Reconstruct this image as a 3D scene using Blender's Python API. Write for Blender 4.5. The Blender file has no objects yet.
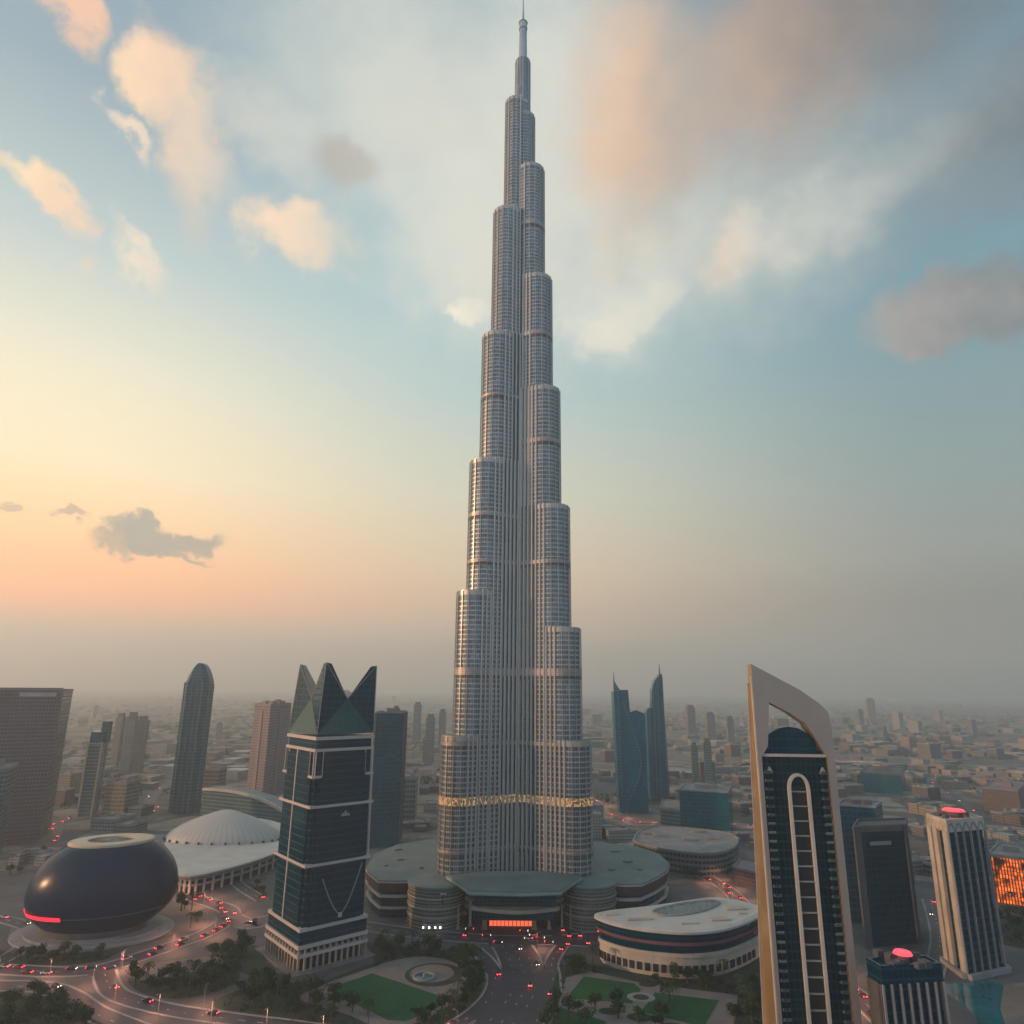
import bpy, math, random
from math import radians as R, sin, cos, tan, pi, atan2, hypot, sqrt

random.seed(11)
S = bpy.context.scene
COL = S.collection

# ------------------------------------------------------------------ camera
F_PX, PITCH, ROLL, CAM_H = 680.0, R(14.5), R(0.6), 139.0
fw = (0.0, cos(PITCH), sin(PITCH))
_u0 = (0.0, -sin(PITCH), cos(PITCH))
rt = (cos(ROLL), sin(ROLL) * _u0[1], sin(ROLL) * _u0[2])
up = (-sin(ROLL), cos(ROLL) * _u0[1], cos(ROLL) * _u0[2])
cd = bpy.data.cameras.new('camera')
cam = bpy.data.objects.new('camera', cd)
COL.objects.link(cam)
from mathutils import Matrix, Vector, noise as mnoise
cam.matrix_world = Matrix(((rt[0], up[0], -fw[0], 0), (rt[1], up[1], -fw[1], 0), (rt[2], up[2], -fw[2], CAM_H), (0, 0, 0, 1)))
cd.sensor_width = 36.0
cd.lens = 36.0 * F_PX / 1024.0
cd.clip_start = 1.0
cd.clip_end = 60000.0
S.camera = cam


def ray(px, py):
    a, b = (px - 512.0) / F_PX, (512.0 - py) / F_PX
    return tuple(fw[i] + rt[i] * a + up[i] * b for i in range(3))


def g(px, py, z=0.0):
    """where the plan point seen at a pixel lies on the level z"""
    d = ray(px, py)
    t = (z - CAM_H) / d[2]
    return (d[0] * t, d[1] * t)


def proj(x, y, z):
    v = (x, y, z - CAM_H)
    dz = sum(v[i] * fw[i] for i in range(3))
    return (512 + F_PX * sum(v[i] * rt[i] for i in range(3)) / dz, 512 - F_PX * sum(v[i] * up[i] for i in range(3)) / dz, dz)


def zat(x, y, py):
    """height at plan point x, y that reads at picture row py"""
    lo, hi = -50.0, 1500.0
    for _ in range(50):
        m = (lo + hi) / 2
        if proj(x, y, m)[1] > py:
            lo = m
        else:
            hi = m
    return lo


def xat(px, y, z):
    """x at depth y and level z that reads at picture column px"""
    lo, hi = -6000.0, 6000.0
    for _ in range(60):
        m = (lo + hi) / 2
        if proj(m, y, z)[0] < px:
            lo = m
        else:
            hi = m
    return lo


def azel(px, py):
    d = ray(px, py)
    n = sqrt(sum(c * c for c in d))
    return atan2(d[0], d[1]), math.asin(d[2] / n)


def lin(c):
    return tuple(((v / 255.0) / 12.92 if v <= 10 else (((v / 255.0) + 0.055) / 1.055) ** 2.4) for v in c)


# ------------------------------------------------------------------ light
SUN_EL, SUN_AZ = R(10.0), R(-103.0)        # azimuth from +Y towards +X
sd = (cos(SUN_EL) * sin(SUN_AZ), cos(SUN_EL) * cos(SUN_AZ), sin(SUN_EL))
sl = bpy.data.lights.new('sun', 'SUN')
sl.energy = 5.0
sl.angle = R(0.6)
sl.color = (1.0, 0.54, 0.28)
so = bpy.data.objects.new('sun', sl)
so.rotation_euler = Vector(sd).to_track_quat('Z', 'Y').to_euler()
COL.objects.link(so)

S.view_settings.view_transform = 'Standard'
S.view_settings.look = 'None'
S.view_settings.exposure = 0.32
S.view_settings.gamma = 1.0
S.view_settings.use_curve_mapping = False
S.render.engine = 'CYCLES'
cy = S.cycles
cy.use_denoising = True
cy.max_bounces = 6
cy.diffuse_bounces = 2
cy.glossy_bounces = 3
cy.transmission_bounces = 3
cy.transparent_max_bounces = 6
cy.volume_bounces = 2
cy.caustics_reflective = False
cy.caustics_refractive = False
cy.sample_clamp_indirect = 4.0


class N:
    """small node writer"""
    def __init__(self, nt):
        self.nt = nt

    def new(self, t, **kw):
        n = self.nt.nodes.new(t)
        for k, v in kw.items():
            setattr(n, k, v)
        return n

    def put(self, sock, v):
        if v is None:
            return
        if isinstance(v, bpy.types.NodeSocket):
            self.nt.links.new(v, sock)
        else:
            if isinstance(v, tuple) and len(v) == 3 and sock.type == 'RGBA':
                v = v + (1.0,)
            sock.default_value = v

    def m(self, op, a, b=None, c=None, clamp=False):
        n = self.new('ShaderNodeMath', operation=op, use_clamp=clamp)
        for i, v in enumerate((a, b, c)):
            self.put(n.inputs[i], v)
        return n.outputs[0]

    def mix(self, f, a, b, kind='MIX'):
        n = self.new('ShaderNodeMix', data_type='RGBA', blend_type=kind)
        n.clamp_factor = True
        self.put(n.inputs[0], f); self.put(n.inputs[6], a); self.put(n.inputs[7], b)
        return n.outputs[2]

    def ss(self, x, a, b, o0=0.0, o1=1.0):
        n = self.new('ShaderNodeMapRange', interpolation_type='SMOOTHSTEP')
        for i, v in enumerate((x, a, b, o0, o1)):
            self.put(n.inputs[i], v)
        return n.outputs[0]

    def noise(self, vec, scale, detail=4.0, rough=0.55, out=0, dist=0.0):
        n = self.new('ShaderNodeTexNoise')
        self.put(n.inputs['Vector'], vec)
        n.inputs['Scale'].default_value = scale
        n.inputs['Detail'].default_value = detail
        n.inputs['Roughness'].default_value = rough
        n.inputs['Distortion'].default_value = dist
        return n.outputs[out]

    def ramp(self, x, stops):
        n = self.new('ShaderNodeValToRGB')
        self.put(n.inputs[0], x)
        e = n.color_ramp.elements
        while len(e) < len(stops):
            e.new(0.5)
        for i, (p, c) in enumerate(stops):
            e[i].position = p
            e[i].color = tuple(c) + (1.0,)
        return n.outputs[0]


# ------------------------------------------------------------------ sky
world = bpy.data.worlds.new("World")
S.world = world
world.use_nodes = True
wt = world.node_tree
wt.nodes.clear()
w = N(wt)
tc = w.new('ShaderNodeTexCoord')
sep = w.new('ShaderNodeSeparateXYZ')
wt.links.new(tc.outputs['Generated'], sep.inputs[0])
dx, dy, dz = sep.outputs
az = w.m('ARCTAN2', dx, dy)
el = w.m('ARCSINE', dz)
sky = w.new('ShaderNodeTexSky', sky_type='NISHITA')
sky.sun_disc = False
sky.sun_elevation = SUN_EL
sky.sun_rotation = SUN_AZ
sky.air_density = 1.2
sky.dust_density = 2.0
nish = w.mix(1.0, sky.outputs[0], (0.05, 0.05, 0.05), 'MULTIPLY')
eln = w.m('DIVIDE', el, R(60.0), clamp=True)          # 0..1 over 60 degrees


def st(px_rows):
    out = []
    for py, c in px_rows:
        e = azel(512, py)[1]
        out.append((max(0.0, min(1.0, e / R(60.0))), lin(c)))
    return sorted(out, key=lambda t: t[0])


SKYK = 1.0
west = w.ramp(eln, st([(686, (215, 188, 152)), (645, (262, 214, 165)), (618, (335, 208, 128)), (596, (330, 215, 128)), (560, (300, 232, 158)), (500, (268, 246, 200)), (420, (236, 233, 206)), (320, (180, 200, 200)), (180, (132, 160, 174)), (0, (122, 150, 166))]))
east = w.ramp(eln, st([(686, (100, 102, 98)), (640, (112, 114, 108)), (610, (120, 122, 115)), (570, (142, 150, 144)), (500, (130, 154, 154)), (400, (114, 150, 158)), (300, (102, 146, 162)), (180, (98, 134, 150)), (0, (90, 118, 136))]))
mid = w.ramp(eln, st([(686, (205, 188, 160)), (640, (240, 208, 168)), (610, (246, 202, 162)), (570, (240, 212, 174)), (500, (214, 214, 190)), (400, (176, 200, 198)), (300, (156, 192, 200)), (180, (150, 184, 194)), (0, (142, 168, 178))]))
base = w.mix(w.ss(az, R(-36), R(0)), west, mid)
base = w.mix(w.ss(az, R(-2), R(36)), base, east)
# the far side of the sky, behind the viewer: plain cool dusk
back = w.ss(dy, 0.1, -0.5)
dusk = w.ramp(eln, [(0.0, lin((165, 175, 184))), (0.3, lin((150, 182, 208))), (1.0, lin((122, 162, 192)))])
base = w.mix(back, base, dusk)

# clouds, laid on the vault in azimuth / elevation
gen = tc.outputs['Generated']
n1 = w.new('ShaderNodeTexNoise')
wt.links.new(gen, n1.inputs['Vector'])
n1.inputs['Scale'].default_value = 7.0
n1.inputs['Detail'].default_value = 7.0
n1.inputs['Roughness'].default_value = 0.6
nsep = w.new('ShaderNodeSeparateColor')
wt.links.new(n1.outputs['Color'], nsep.inputs[0])
WARP = 0.20
azw = w.m('ADD', az, w.m('MULTIPLY', w.m('SUBTRACT', nsep.outputs[0], 0.5), WARP))
elw = w.m('ADD', el, w.m('MULTIPLY', w.m('SUBTRACT', nsep.outputs[1], 0.5), WARP))
n2 = w.noise(gen, 16.0, 8.0, 0.62)
n3 = w.noise(gen, 3.5, 5.0, 0.55)


def blob(px, py, rx, ry, rot=0.0, soft=0.8, nz=0.5):
    a0, e0 = azel(px, py)
    k = F_PX * 1.12
    ax, bx = rx / k, ry / k
    c, s = cos(R(rot)), sin(R(rot))
    du = w.m('SUBTRACT', azw, a0)
    dv = w.m('SUBTRACT', elw, e0)
    p = w.m('ADD', w.m('MULTIPLY', du, c / ax), w.m('MULTIPLY', dv, s / ax))
    q = w.m('ADD', w.m('MULTIPLY', du, -s / bx), w.m('MULTIPLY', dv, c / bx))
    d = w.m('SQRT', w.m('ADD', w.m('MULTIPLY', p, p), w.m('MULTIPLY', q, q)))
    d = w.m('ADD', d, w.m('MULTIPLY', w.m('SUBTRACT', n2, 0.5), nz))
    return w.ss(d, 1.0 + soft * 0.35, 1.0 - soft), p, q


def cloud(sky_c, px, py, rx, ry, rot, ca, cb, op=0.9, soft=0.7, nz=0.6, tn=1.6):
    mk, p, q = blob(px, py, rx, ry, rot, soft, nz)
    t = w.ss(w.m('ADD', p, w.m('MULTIPLY', w.m('SUBTRACT', n2, 0.5), tn)), -0.8, 0.8)
    col = w.mix(t, lin(ca), lin(cb))
    return w.mix(w.m('MULTIPLY', mk, op), sky_c, col)


c = base
PEACH, CREAM, GREYB, PALE, DIM = (250, 208, 168), (240, 226, 200), (178, 180, 176), (206, 214, 206), (128, 134, 138)
c = cloud(c, 420, 110, 250, 150, -20, (204, 208, 198), (210, 208, 196), 0.95, 1.0, 0.6)
c = cloud(c, 480, 245, 130, 125, -30, (214, 216, 204), (216, 214, 202), 0.95, 0.9, 0.8)
c = cloud(c, 560, 150, 135, 195, 0, (210, 212, 202), (206, 206, 196), 0.95, 0.9, 0.5)
c = cloud(c, 770, 210, 270, 115, 14, (204, 206, 196), (130, 146, 152), 0.95, 0.8, 0.4, 0.5)
c = cloud(c, 640, 285, 110, 65, 20, (224, 224, 210), (196, 202, 194), 0.75, 0.8, 1.0)
c = cloud(c, 800, 35, 270, 90, 10, (196, 168, 148), (96, 100, 104), 0.95, 0.85, 0.3, 0.4)
c = cloud(c, 640, 120, 88, 140, -8, (232, 192, 158), (176, 162, 148), 0.9, 0.95, 0.3, 0.4)
c = cloud(c, 1000, 130, 140, 70, 15, (126, 134, 138), (98, 106, 112), 0.85, 0.9, 0.5)
c = cloud(c, 965, 302, 95, 42, -4, (170, 158, 152), (112, 118, 122), 0.9, 0.5, 0.6)
c = cloud(c, 880, 470, 110, 12, 0, (150, 160, 156), (140, 150, 148), 0.4, 1.0, 0.8)
c = cloud(c, 50, 8, 58, 26, -18, (246, 196, 158), (232, 188, 160), 0.95, 0.55, 0.8)
c = cloud(c, 190, 130, 95, 50, -58, (250, 208, 170), (210, 196, 180), 0.9, 0.6, 0.8)
c = cloud(c, 150, 90, 30, 48, 25, (255, 218, 176), (240, 204, 174), 0.8, 0.6, 0.8)
c = cloud(c, 118, 140, 32, 12, -40, (255, 224, 190), (228, 206, 184), 0.8, 0.7, 0.8)
c = cloud(c, 38, 205, 50, 22, -32, (255, 222, 176), (240, 206, 176), 0.95, 0.55, 0.7)
c = cloud(c, 140, 248, 36, 13, -15, (246, 226, 196), (224, 212, 196), 0.8, 0.8, 0.8)
c = cloud(c, 305, 245, 58, 38, 15, (252, 218, 184), (212, 204, 188), 0.9, 0.55, 0.9)
c = cloud(c, 345, 165, 55, 26, 0, (160, 158, 152), (178, 174, 164), 0.85, 0.6, 0.8)
c = cloud(c, 165, 533, 66, 15, 8, (150, 158, 152), (158, 156, 142), 0.95, 0.4, 0.9)
c = cloud(c, 160, 545, 50, 6, -4, (146, 154, 150), (170, 160, 140), 0.9, 0.4, 0.9)
c = cloud(c, 100, 541, 26, 9, -14, (170, 160, 138), (176, 164, 142), 0.85, 0.5, 0.8)
c = cloud(c, 56, 518, 20, 7, 5, (184, 168, 140), (184, 168, 140), 0.8, 0.5, 0.8)
c = cloud(c, 4, 508, 9, 6, 0, (184, 168, 140), (184, 168, 140), 0.7, 0.5, 0.8)
c = cloud(c, 470, 312, 48, 16, 12, (250, 240, 214), (226, 222, 206), 0.8, 0.6, 1.0)
c = cloud(c, 620, 318, 90, 20, 6, (232, 226, 208), (214, 212, 200), 0.8, 0.6, 1.1)
c = cloud(c, 735, 262, 52, 28, 22, (236, 204, 176), (214, 204, 190), 0.75, 0.7, 1.0)
c = cloud(c, 850, 205, 170, 40, 14, (222, 220, 208), (176, 184, 182), 0.5, 1.0, 0.6)
c = cloud(c, 225, 185, 60, 24, -30, (222, 210, 192), (210, 204, 190), 0.3, 1.0, 1.0)
c = cloud(c, 270, 120, 90, 40, -10, (206, 204, 192), (210, 208, 198), 0.6, 1.0, 1.0)
# clouds live above the haze line only
c = w.mix(w.ss(el, R(3), R(8)), base, c)
low = w.ss(dz, 0.0, -0.15)
c = w.mix(low, c, lin((150, 142, 128)))
skycol = w.mix(0.06, c, nish)
bg = w.new('ShaderNodeBackground')
wt.links.new(skycol, bg.inputs[0])
bg.inputs[1].default_value = 1.0
wo = w.new('ShaderNodeOutputWorld')
wt.links.new(bg.outputs[0], wo.inputs[0])
world.cycles.sampling_method = 'MANUAL'
world.cycles.sample_map_resolution = 1024

HAZE_DENSITY = 0.00022

# ------------------------------------------------------------------ mesh building
class MB:
    def __init__(self):
        self.v, self.f, self.mi, self.uv = [], [], [], []

    def face(self, idx, mi=0, uv=None):
        idx = tuple(idx)
        self.f.append(idx)
        self.mi.append(mi)
        self.uv.extend(uv if uv else [(self.v[i][0], self.v[i][1]) for i in idx])

    def loft(self, rings, mi=0, cap0=False, cap1=True, capm=None, closed=True):
        n = len(rings[0])
        base = len(self.v)
        for r in rings:
            self.v.extend(tuple(p) for p in r)
        per = [0.0]
        for i in range(n):
            a, b = rings[0][i], rings[0][(i + 1) % n]
            per.append(per[-1] + sqrt(sum((a[k] - b[k]) ** 2 for k in range(3))))
        segm = None
        if isinstance(mi, tuple):
            mi, segm = mi
        mlist = mi if isinstance(mi, list) else [mi] * (len(rings) - 1)
        for k in range(len(rings) - 1):
            for i in range(n if closed else n - 1):
                j = (i + 1) % n
                q = (base + k * n + i, base + k * n + j, base + (k + 1) * n + j, base + (k + 1) * n + i)
                self.face(q, segm(mlist[k], i) if segm else mlist[k], [(per[i], rings[k][i][2]), (per[i + 1], rings[k][j][2]),
                                        (per[i + 1], rings[k + 1][j][2]), (per[i], rings[k + 1][i][2])])
        cm = capm if capm is not None else mlist[-1]
        if cap0:
            self.face([base + i for i in reversed(range(n))], cm)
        if cap1:
            o = base + (len(rings) - 1) * n
            self.face([o + i for i in range(n)], cm)
        return self

    def prism(self, poly, z0, z1, mi=0, capm=None, cap0=False):
        poly = ccw(poly)
        return self.loft([[(x, y, z0) for x, y in poly], [(x, y, z1) for x, y in poly]], mi, cap0=cap0, capm=capm)

    def box(self, cx, cy, z0, sx, sy, h, mi=0, rot=0.0, capm=None, cap0=True):
        c, s = cos(rot), sin(rot)
        P = [(cx + c * a * sx / 2 - s * b * sy / 2, cy + s * a * sx / 2 + c * b * sy / 2) for a, b in ((-1, -1), (1, -1), (1, 1), (-1, 1))]
        return self.loft([[(x, y, z0) for x, y in P], [(x, y, z0 + h) for x, y in P]], mi, cap0=cap0, capm=capm)

    def bar(self, a, b, wd, ht=None, mi=0, upv=(0, 0, 1)):
        """a beam of rectangular section between two points"""
        ht = ht or wd
        a, b = Vector(a), Vector(b)
        d = (b - a).normalized()
        u = Vector(upv)
        if abs(d.dot(u)) > 0.97:
            u = Vector((0, 1, 0))
        s = d.cross(u).normalized() * wd / 2
        t = s.cross(d).normalized() * ht / 2
        return self.loft([[p + s + t, p - s + t, p - s - t, p + s - t] for p in (a, b)], mi, cap0=True)

    def cyl(self, x, y, z0, z1, r0, r1=None, n=12, mi=0, cap0=False, capm=None):
        r1 = r0 if r1 is None else r1
        return self.loft([[(x + r * cos(2 * pi * i / n), y + r * sin(2 * pi * i / n), z) for i in range(n)] for r, z in ((r0, z0), (r1, z1))], mi, cap0=cap0, capm=capm)

    def build(self, name, mats, parent=None, loc=(0, 0, 0), smooth=False):
        me = bpy.data.meshes.new(name)
        me.from_pydata(self.v, [], self.f)
        if not isinstance(mats, (list, tuple)):
            mats = [mats]
        for m in mats:
            me.materials.append(m)
        me.polygons.foreach_set('material_index', self.mi)
        uvl = me.uv_layers.new(name='UVMap')
        flat = [c for t in self.uv for c in t]
        uvl.data.foreach_set('uv', flat)
        if smooth:
            me.polygons.foreach_set('use_smooth', [True] * len(self.f))
        me.update()
        o = bpy.data.objects.new(name, me)
        COL.objects.link(o)
        o.location = loc
        if parent is not None:
            o.parent = parent
        return o


def ccw(poly):
    a = sum(poly[i - 1][0] * poly[i][1] - poly[i][0] * poly[i - 1][1] for i in range(len(poly)))
    return list(poly) if a > 0 else list(reversed(poly))


def inset(poly, d):
    """move a counter-clockwise outline in (d>0) or out (d<0)"""
    poly = ccw(poly)
    n = len(poly)
    out = []
    for i in range(n):
        p0, p1, p2 = poly[i - 1], poly[i], poly[(i + 1) % n]
        e1 = (p1[0] - p0[0], p1[1] - p0[1]); e2 = (p2[0] - p1[0], p2[1] - p1[1])
        l1, l2 = hypot(*e1) or 1, hypot(*e2) or 1
        nx = -e1[1] / l1 - e2[1] / l2; ny = e1[0] / l1 + e2[0] / l2
        L = hypot(nx, ny) or 1
        k = min(2.0, 2.0 / L)
        out.append((p1[0] + nx / L * d * k, p1[1] + ny / L * d * k))
    return out


def at_z(poly, z):
    return [(x, y, z) for x, y in poly]


def smoothline(pts, n=8, closed=False):
    """Catmull-Rom through plan points"""
    P = list(pts)
    m = len(P)
    out = []
    for i in range(m if closed else m - 1):
        p0 = P[(i - 1) % m] if closed or i > 0 else P[i]
        p1, p2 = P[i], P[(i + 1) % m]
        p3 = P[(i + 2) % m] if closed or i + 2 < m else p2
        for k in range(n):
            t = k / n
            out.append(tuple(0.5 * (2 * p1[j] + (p2[j] - p0[j]) * t + (2 * p0[j] - 5 * p1[j] + 4 * p2[j] - p3[j]) * t * t
                                    + (3 * p1[j] - p0[j] - 3 * p2[j] + p3[j]) * t ** 3) for j in range(2)))
    if not closed:
        out.append(tuple(P[-1][:2]))
    return out


def G(pts, z=0.0):
    return [g(a, b, z) for a, b in pts]


def thing(name, label, cat, loc=(0, 0, 0), rz=0.0, group=None):
    o = bpy.data.objects.new(name, None)
    COL.objects.link(o)
    o.location = loc
    o.rotation_euler = (0, 0, rz)
    o.empty_display_size = 2.0
    o['label'] = label
    o['category'] = cat
    if group:
        o['group'] = group
    return o


def tag(o, label, cat, group=None):
    o['label'] = label
    o['category'] = cat
    if group:
        o['group'] = group
    return o


def struct(o, kind='structure'):
    o['kind'] = kind
    return o


# ------------------------------------------------------------------ materials
def mat_base(name):
    m = bpy.data.materials.new(name)
    m.use_nodes = True
    nt = m.node_tree
    nt.nodes.clear()
    b = nt.nodes.new('ShaderNodeBsdfPrincipled')
    o = nt.nodes.new('ShaderNodeOutputMaterial')
    nt.links.new(b.outputs[0], o.inputs[0])
    return m, N(nt), b


def plain(name, col, rough=0.7, metal=0.0, var=0.15, scale=0.08, spec=0.4):
    m, n, b = mat_base(name)
    t = n.new('ShaderNodeTexCoord')
    ns = n.noise(t.outputs['Object'], scale, 6.0, 0.6)
    f = n.ss(ns, 0.3, 0.7, 1.0 - var, 1.0 + var)
    n.put(b.inputs['Base Color'], n.mix(1.0, col, f, 'MULTIPLY'))
    b.inputs['Roughness'].default_value = rough
    b.inputs['Metallic'].default_value = metal
    b.inputs['Specular IOR Level'].default_value = spec
    return m


def glow(name, col, strength, basecol=(0.1, 0.1, 0.1)):
    m, n, b = mat_base(name)
    b.inputs['Base Color'].default_value = basecol + (1,)
    b.inputs['Emission Color'].default_value = col + (1,)
    b.inputs['Emission Strength'].default_value = strength
    return m


def facade(name, glass, frame, bay=3.0, floor=3.6, fh=0.25, fv=0.15, g_rough=0.12, lit=0.0, litcol=(1.0, 0.55, 0.2), lits=2.0,
           g_metal=0.0, f_rough=0.55, f_metal=0.0, var=0.5, spec=0.28):
    """glazed wall: bays along the wall, floors up it; each pane slightly its own"""
    m, n, b = mat_base(name)
    uv = n.new('ShaderNodeUVMap')
    sp = n.new('ShaderNodeSeparateXYZ')
    n.nt.links.new(uv.outputs[0], sp.inputs[0])
    u = n.m('DIVIDE', sp.outputs[0], bay)
    v = n.m('DIVIDE', sp.outputs[1], floor)
    fu, fvv = n.m('FRACT', u), n.m('FRACT', v)
    mask = n.m('MAXIMUM', n.m('LESS_THAN', fu, fv), n.m('LESS_THAN', fvv, fh))
    cell = n.new('ShaderNodeCombineXYZ')
    n.put(cell.inputs[0], n.m('FLOOR', u)); n.put(cell.inputs[1], n.m('FLOOR', v))
    wn = n.new('ShaderNodeTexWhiteNoise', noise_dimensions='2D')
    n.nt.links.new(cell.outputs[0], wn.inputs[0])
    rnd = wn.outputs['Value']
    t = n.new('ShaderNodeTexCoord')
    big = n.noise(t.outputs['Object'], 0.03, 4.0, 0.6)
    gl = n.mix(1.0, glass, n.m('ADD', n.m('MULTIPLY', rnd, var), 1.0 - var / 2), 'MULTIPLY')
    gl = n.mix(1.0, gl, n.ss(big, 0.3, 0.7, 0.8, 1.25), 'MULTIPLY')
    fr = n.mix(1.0, frame, n.ss(n.noise(t.outputs['Object'], 0.15, 6.0), 0.3, 0.7, 0.85, 1.12), 'MULTIPLY')
    n.put(b.inputs['Base Color'], n.mix(mask, gl, fr))
    n.put(b.inputs['Roughness'], n.m('ADD', n.m('MULTIPLY', mask, f_rough - g_rough), n.m('ADD', n.m('MULTIPLY', rnd, 0.06), g_rough)))
    n.put(b.inputs['Metallic'], n.m('ADD', n.m('MULTIPLY', mask, f_metal - g_metal), g_metal))
    b.inputs['Specular IOR Level'].default_value = spec
    if g_metal == 0:
        n.put(b.inputs['Specular Tint'], (0.4, 0.85, 0.95))
    if lit < 0:
        patch = n.ss(n.noise(t.outputs['Object'], 0.16, 3.0), 0.36, 0.6)
        b.inputs['Emission Color'].default_value = litcol + (1,)
        n.put(b.inputs['Emission Strength'], n.m('MULTIPLY', n.m('MULTIPLY', patch, n.m('SUBTRACT', 1.0, mask)), n.m('ADD', n.m('MULTIPLY', rnd, lits * .7), lits * .3)))
    if lit > 0:
        on = n.m('MULTIPLY', n.m('GREATER_THAN', wn.outputs['Color'] if False else n.m('FRACT', n.m('MULTIPLY', rnd, 17.37)), 1.0 - lit), n.m('SUBTRACT', 1.0, mask))
        b.inputs['Emission Color'].default_value = litcol + (1,)
        n.put(b.inputs['Emission Strength'], n.m('MULTIPLY', on, lits))
    return m


M = {}
M['white'] = plain('white_paint', (0.50, 0.48, 0.43), 0.55, var=0.1)
M['ring'] = plain('warm_ring', (0.50, 0.42, 0.30), 0.5, var=0.1)
M['cream'] = plain('cream_stone', (0.46, 0.41, 0.34), 0.7)
M['tan'] = plain('tan_stone', (0.33, 0.28, 0.22), 0.75)
M['pink_trim'] = plain('pale_trim', (0.48, 0.42, 0.39), 0.5, var=0.06)
M['grey'] = plain('grey_concrete', (0.26, 0.26, 0.26), 0.8)
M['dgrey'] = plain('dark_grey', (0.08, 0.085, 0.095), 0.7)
M['steel'] = plain('brushed_steel', (0.42, 0.43, 0.44), 0.32, metal=0.85, var=0.08)
M['gold'] = plain('gold_cladding', (0.62, 0.41, 0.19), 0.3, metal=0.7, var=0.05)  # frame sides coloured as if lit gold by the low sun
M['champagne'] = plain('champagne_panels', (0.31, 0.295, 0.28), 0.4, metal=0.3, var=0.05)
M['mauve'] = plain('mauve_stone', (0.20, 0.165, 0.17), 0.75, var=0.08)
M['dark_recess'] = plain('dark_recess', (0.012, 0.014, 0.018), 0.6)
M['navy'] = plain('navy_shell', (0.000, 0.020, 0.060), 0.26, var=0.2, scale=0.03, spec=0.15)
M['green_roof'] = plain('green_grey_roof', (0.15, 0.19, 0.18), 0.85, var=0.14, scale=0.05)
M['roof_grey'] = plain('flat_roof', (0.24, 0.235, 0.225), 0.9, var=0.2, scale=0.1)
M['brown'] = plain('brown_fascia', (0.075, 0.05, 0.048), 0.7)
M['purple'] = plain('purple_band', (0.17, 0.075, 0.11), 0.5)
M['red_glow'] = glow('red_lit_panel', (1.0, 0.02, 0.05), 1.2, (0.3, 0.02, 0.03))
M['beacon'] = glow('red_roof_light', (1.0, 0.06, 0.09), 1.5, (0.3, 0.03, 0.03))
M['orange_glow'] = glow('orange_lit_lobby', (1.0, 0.16, 0.07), 0.9, (0.3, 0.1, 0.05))
M['white_lamp'] = glow('white_lamp', (1.0, 0.93, 0.85), 5.0, (0.5, 0.5, 0.5))
M['tail'] = glow('tail_light', (1.0, 0.035, 0.04), 18.0, (0.3, 0.01, 0.01))
M['lamp_lens'] = glow('street_light_lens', (1.0, 0.40, 0.24), 1900.0, (0.5, 0.4, 0.3))  # strong pinkish emitter, hidden from above, added to make the roads glow
M['head'] = glow('head_light', (1.0, 0.80, 0.6), 9.0, (0.5, 0.5, 0.5))
M['f_navy'] = facade('navy_glass', (0.001, 0.028, 0.054), (0.003, 0.044, 0.074), 2.2, 3.6, 0.22, 0.12)
M['f_teal'] = facade('teal_glass', (0.001, 0.075, 0.115), (0.003, 0.09, 0.13), 3.0, 3.6, 0.2, 0.1)
M['f_blue'] = facade('blue_glass', (0.010, 0.065, 0.10), (0.028, 0.09, 0.125), 3.0, 3.6, 0.22, 0.12)
M['f_tealcrown'] = facade('crown_glass', (0.018, 0.075, 0.085), (0.025, 0.085, 0.095), 2.0, 1.2, 0.16, 0.12, var=0.3)
M['f_mauve'] = facade('mauve_facade', (0.09, 0.075, 0.085), (0.20, 0.165, 0.175), 3.0, 3.6, 0.5, 0.45)
M['f_slab'] = facade('grey_slab_facade', (0.07, 0.056, 0.066), (0.165, 0.13, 0.145), 2.6, 3.4, 0.42, 0.3, var=0.3)
M['f_white'] = facade('pale_facade', (0.09, 0.095, 0.10), (0.30, 0.29, 0.275), 2.1, 2.6, 0.5, 0.4)
M['f_beige'] = facade('beige_facade', (0.09, 0.08, 0.07), (0.27, 0.22, 0.18), 2.1, 2.6, 0.5, 0.45)
M['f_brick'] = facade('red_brown_facade', (0.06, 0.05, 0.05), (0.16, 0.115, 0.105), 2.1, 2.6, 0.5, 0.45)
M['f_grey'] = facade('grey_facade', (0.06, 0.065, 0.07), (0.18, 0.18, 0.185), 2.1, 2.6, 0.45, 0.35)
M['f_tgrey'] = facade('teal_grey_facade', (0.03, 0.07, 0.08), (0.13, 0.19, 0.20), 2.6, 3.6, 0.32, 0.18)
M['f_orange'] = facade('orange_lit_facade', (0.10, 0.03, 0.01), (0.12, 0.05, 0.03), 1.7, 2.6, 0.12, 0.42, lit=-1, litcol=(1.0, 0.16, 0.02), lits=1.9)
M['f_sail'] = facade('sail_glass', (0.002, 0.085, 0.145), (0.008, 0.105, 0.165), 3.0, 3.6, 0.2, 0.12)
M['f_deep'] = facade('deep_blue_glass', (0.000, 0.032, 0.056), (0.001, 0.040, 0.066), 3.0, 3.6, 0.12, 0.08)
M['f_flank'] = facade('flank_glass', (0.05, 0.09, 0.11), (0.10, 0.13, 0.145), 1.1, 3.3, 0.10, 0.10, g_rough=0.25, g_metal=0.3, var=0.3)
M['f_podium'] = facade('podium_glass', (0.012, 0.045, 0.07), (0.04, 0.07, 0.085), 2.5, 2.0, 0.15, 0.12)
M['f_lobe'] = facade('ribbed_drum', (0.07, 0.085, 0.085), (0.20, 0.19, 0.165), 1.6, 1.9, 0.45, 0.2, f_rough=0.5)
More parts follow.
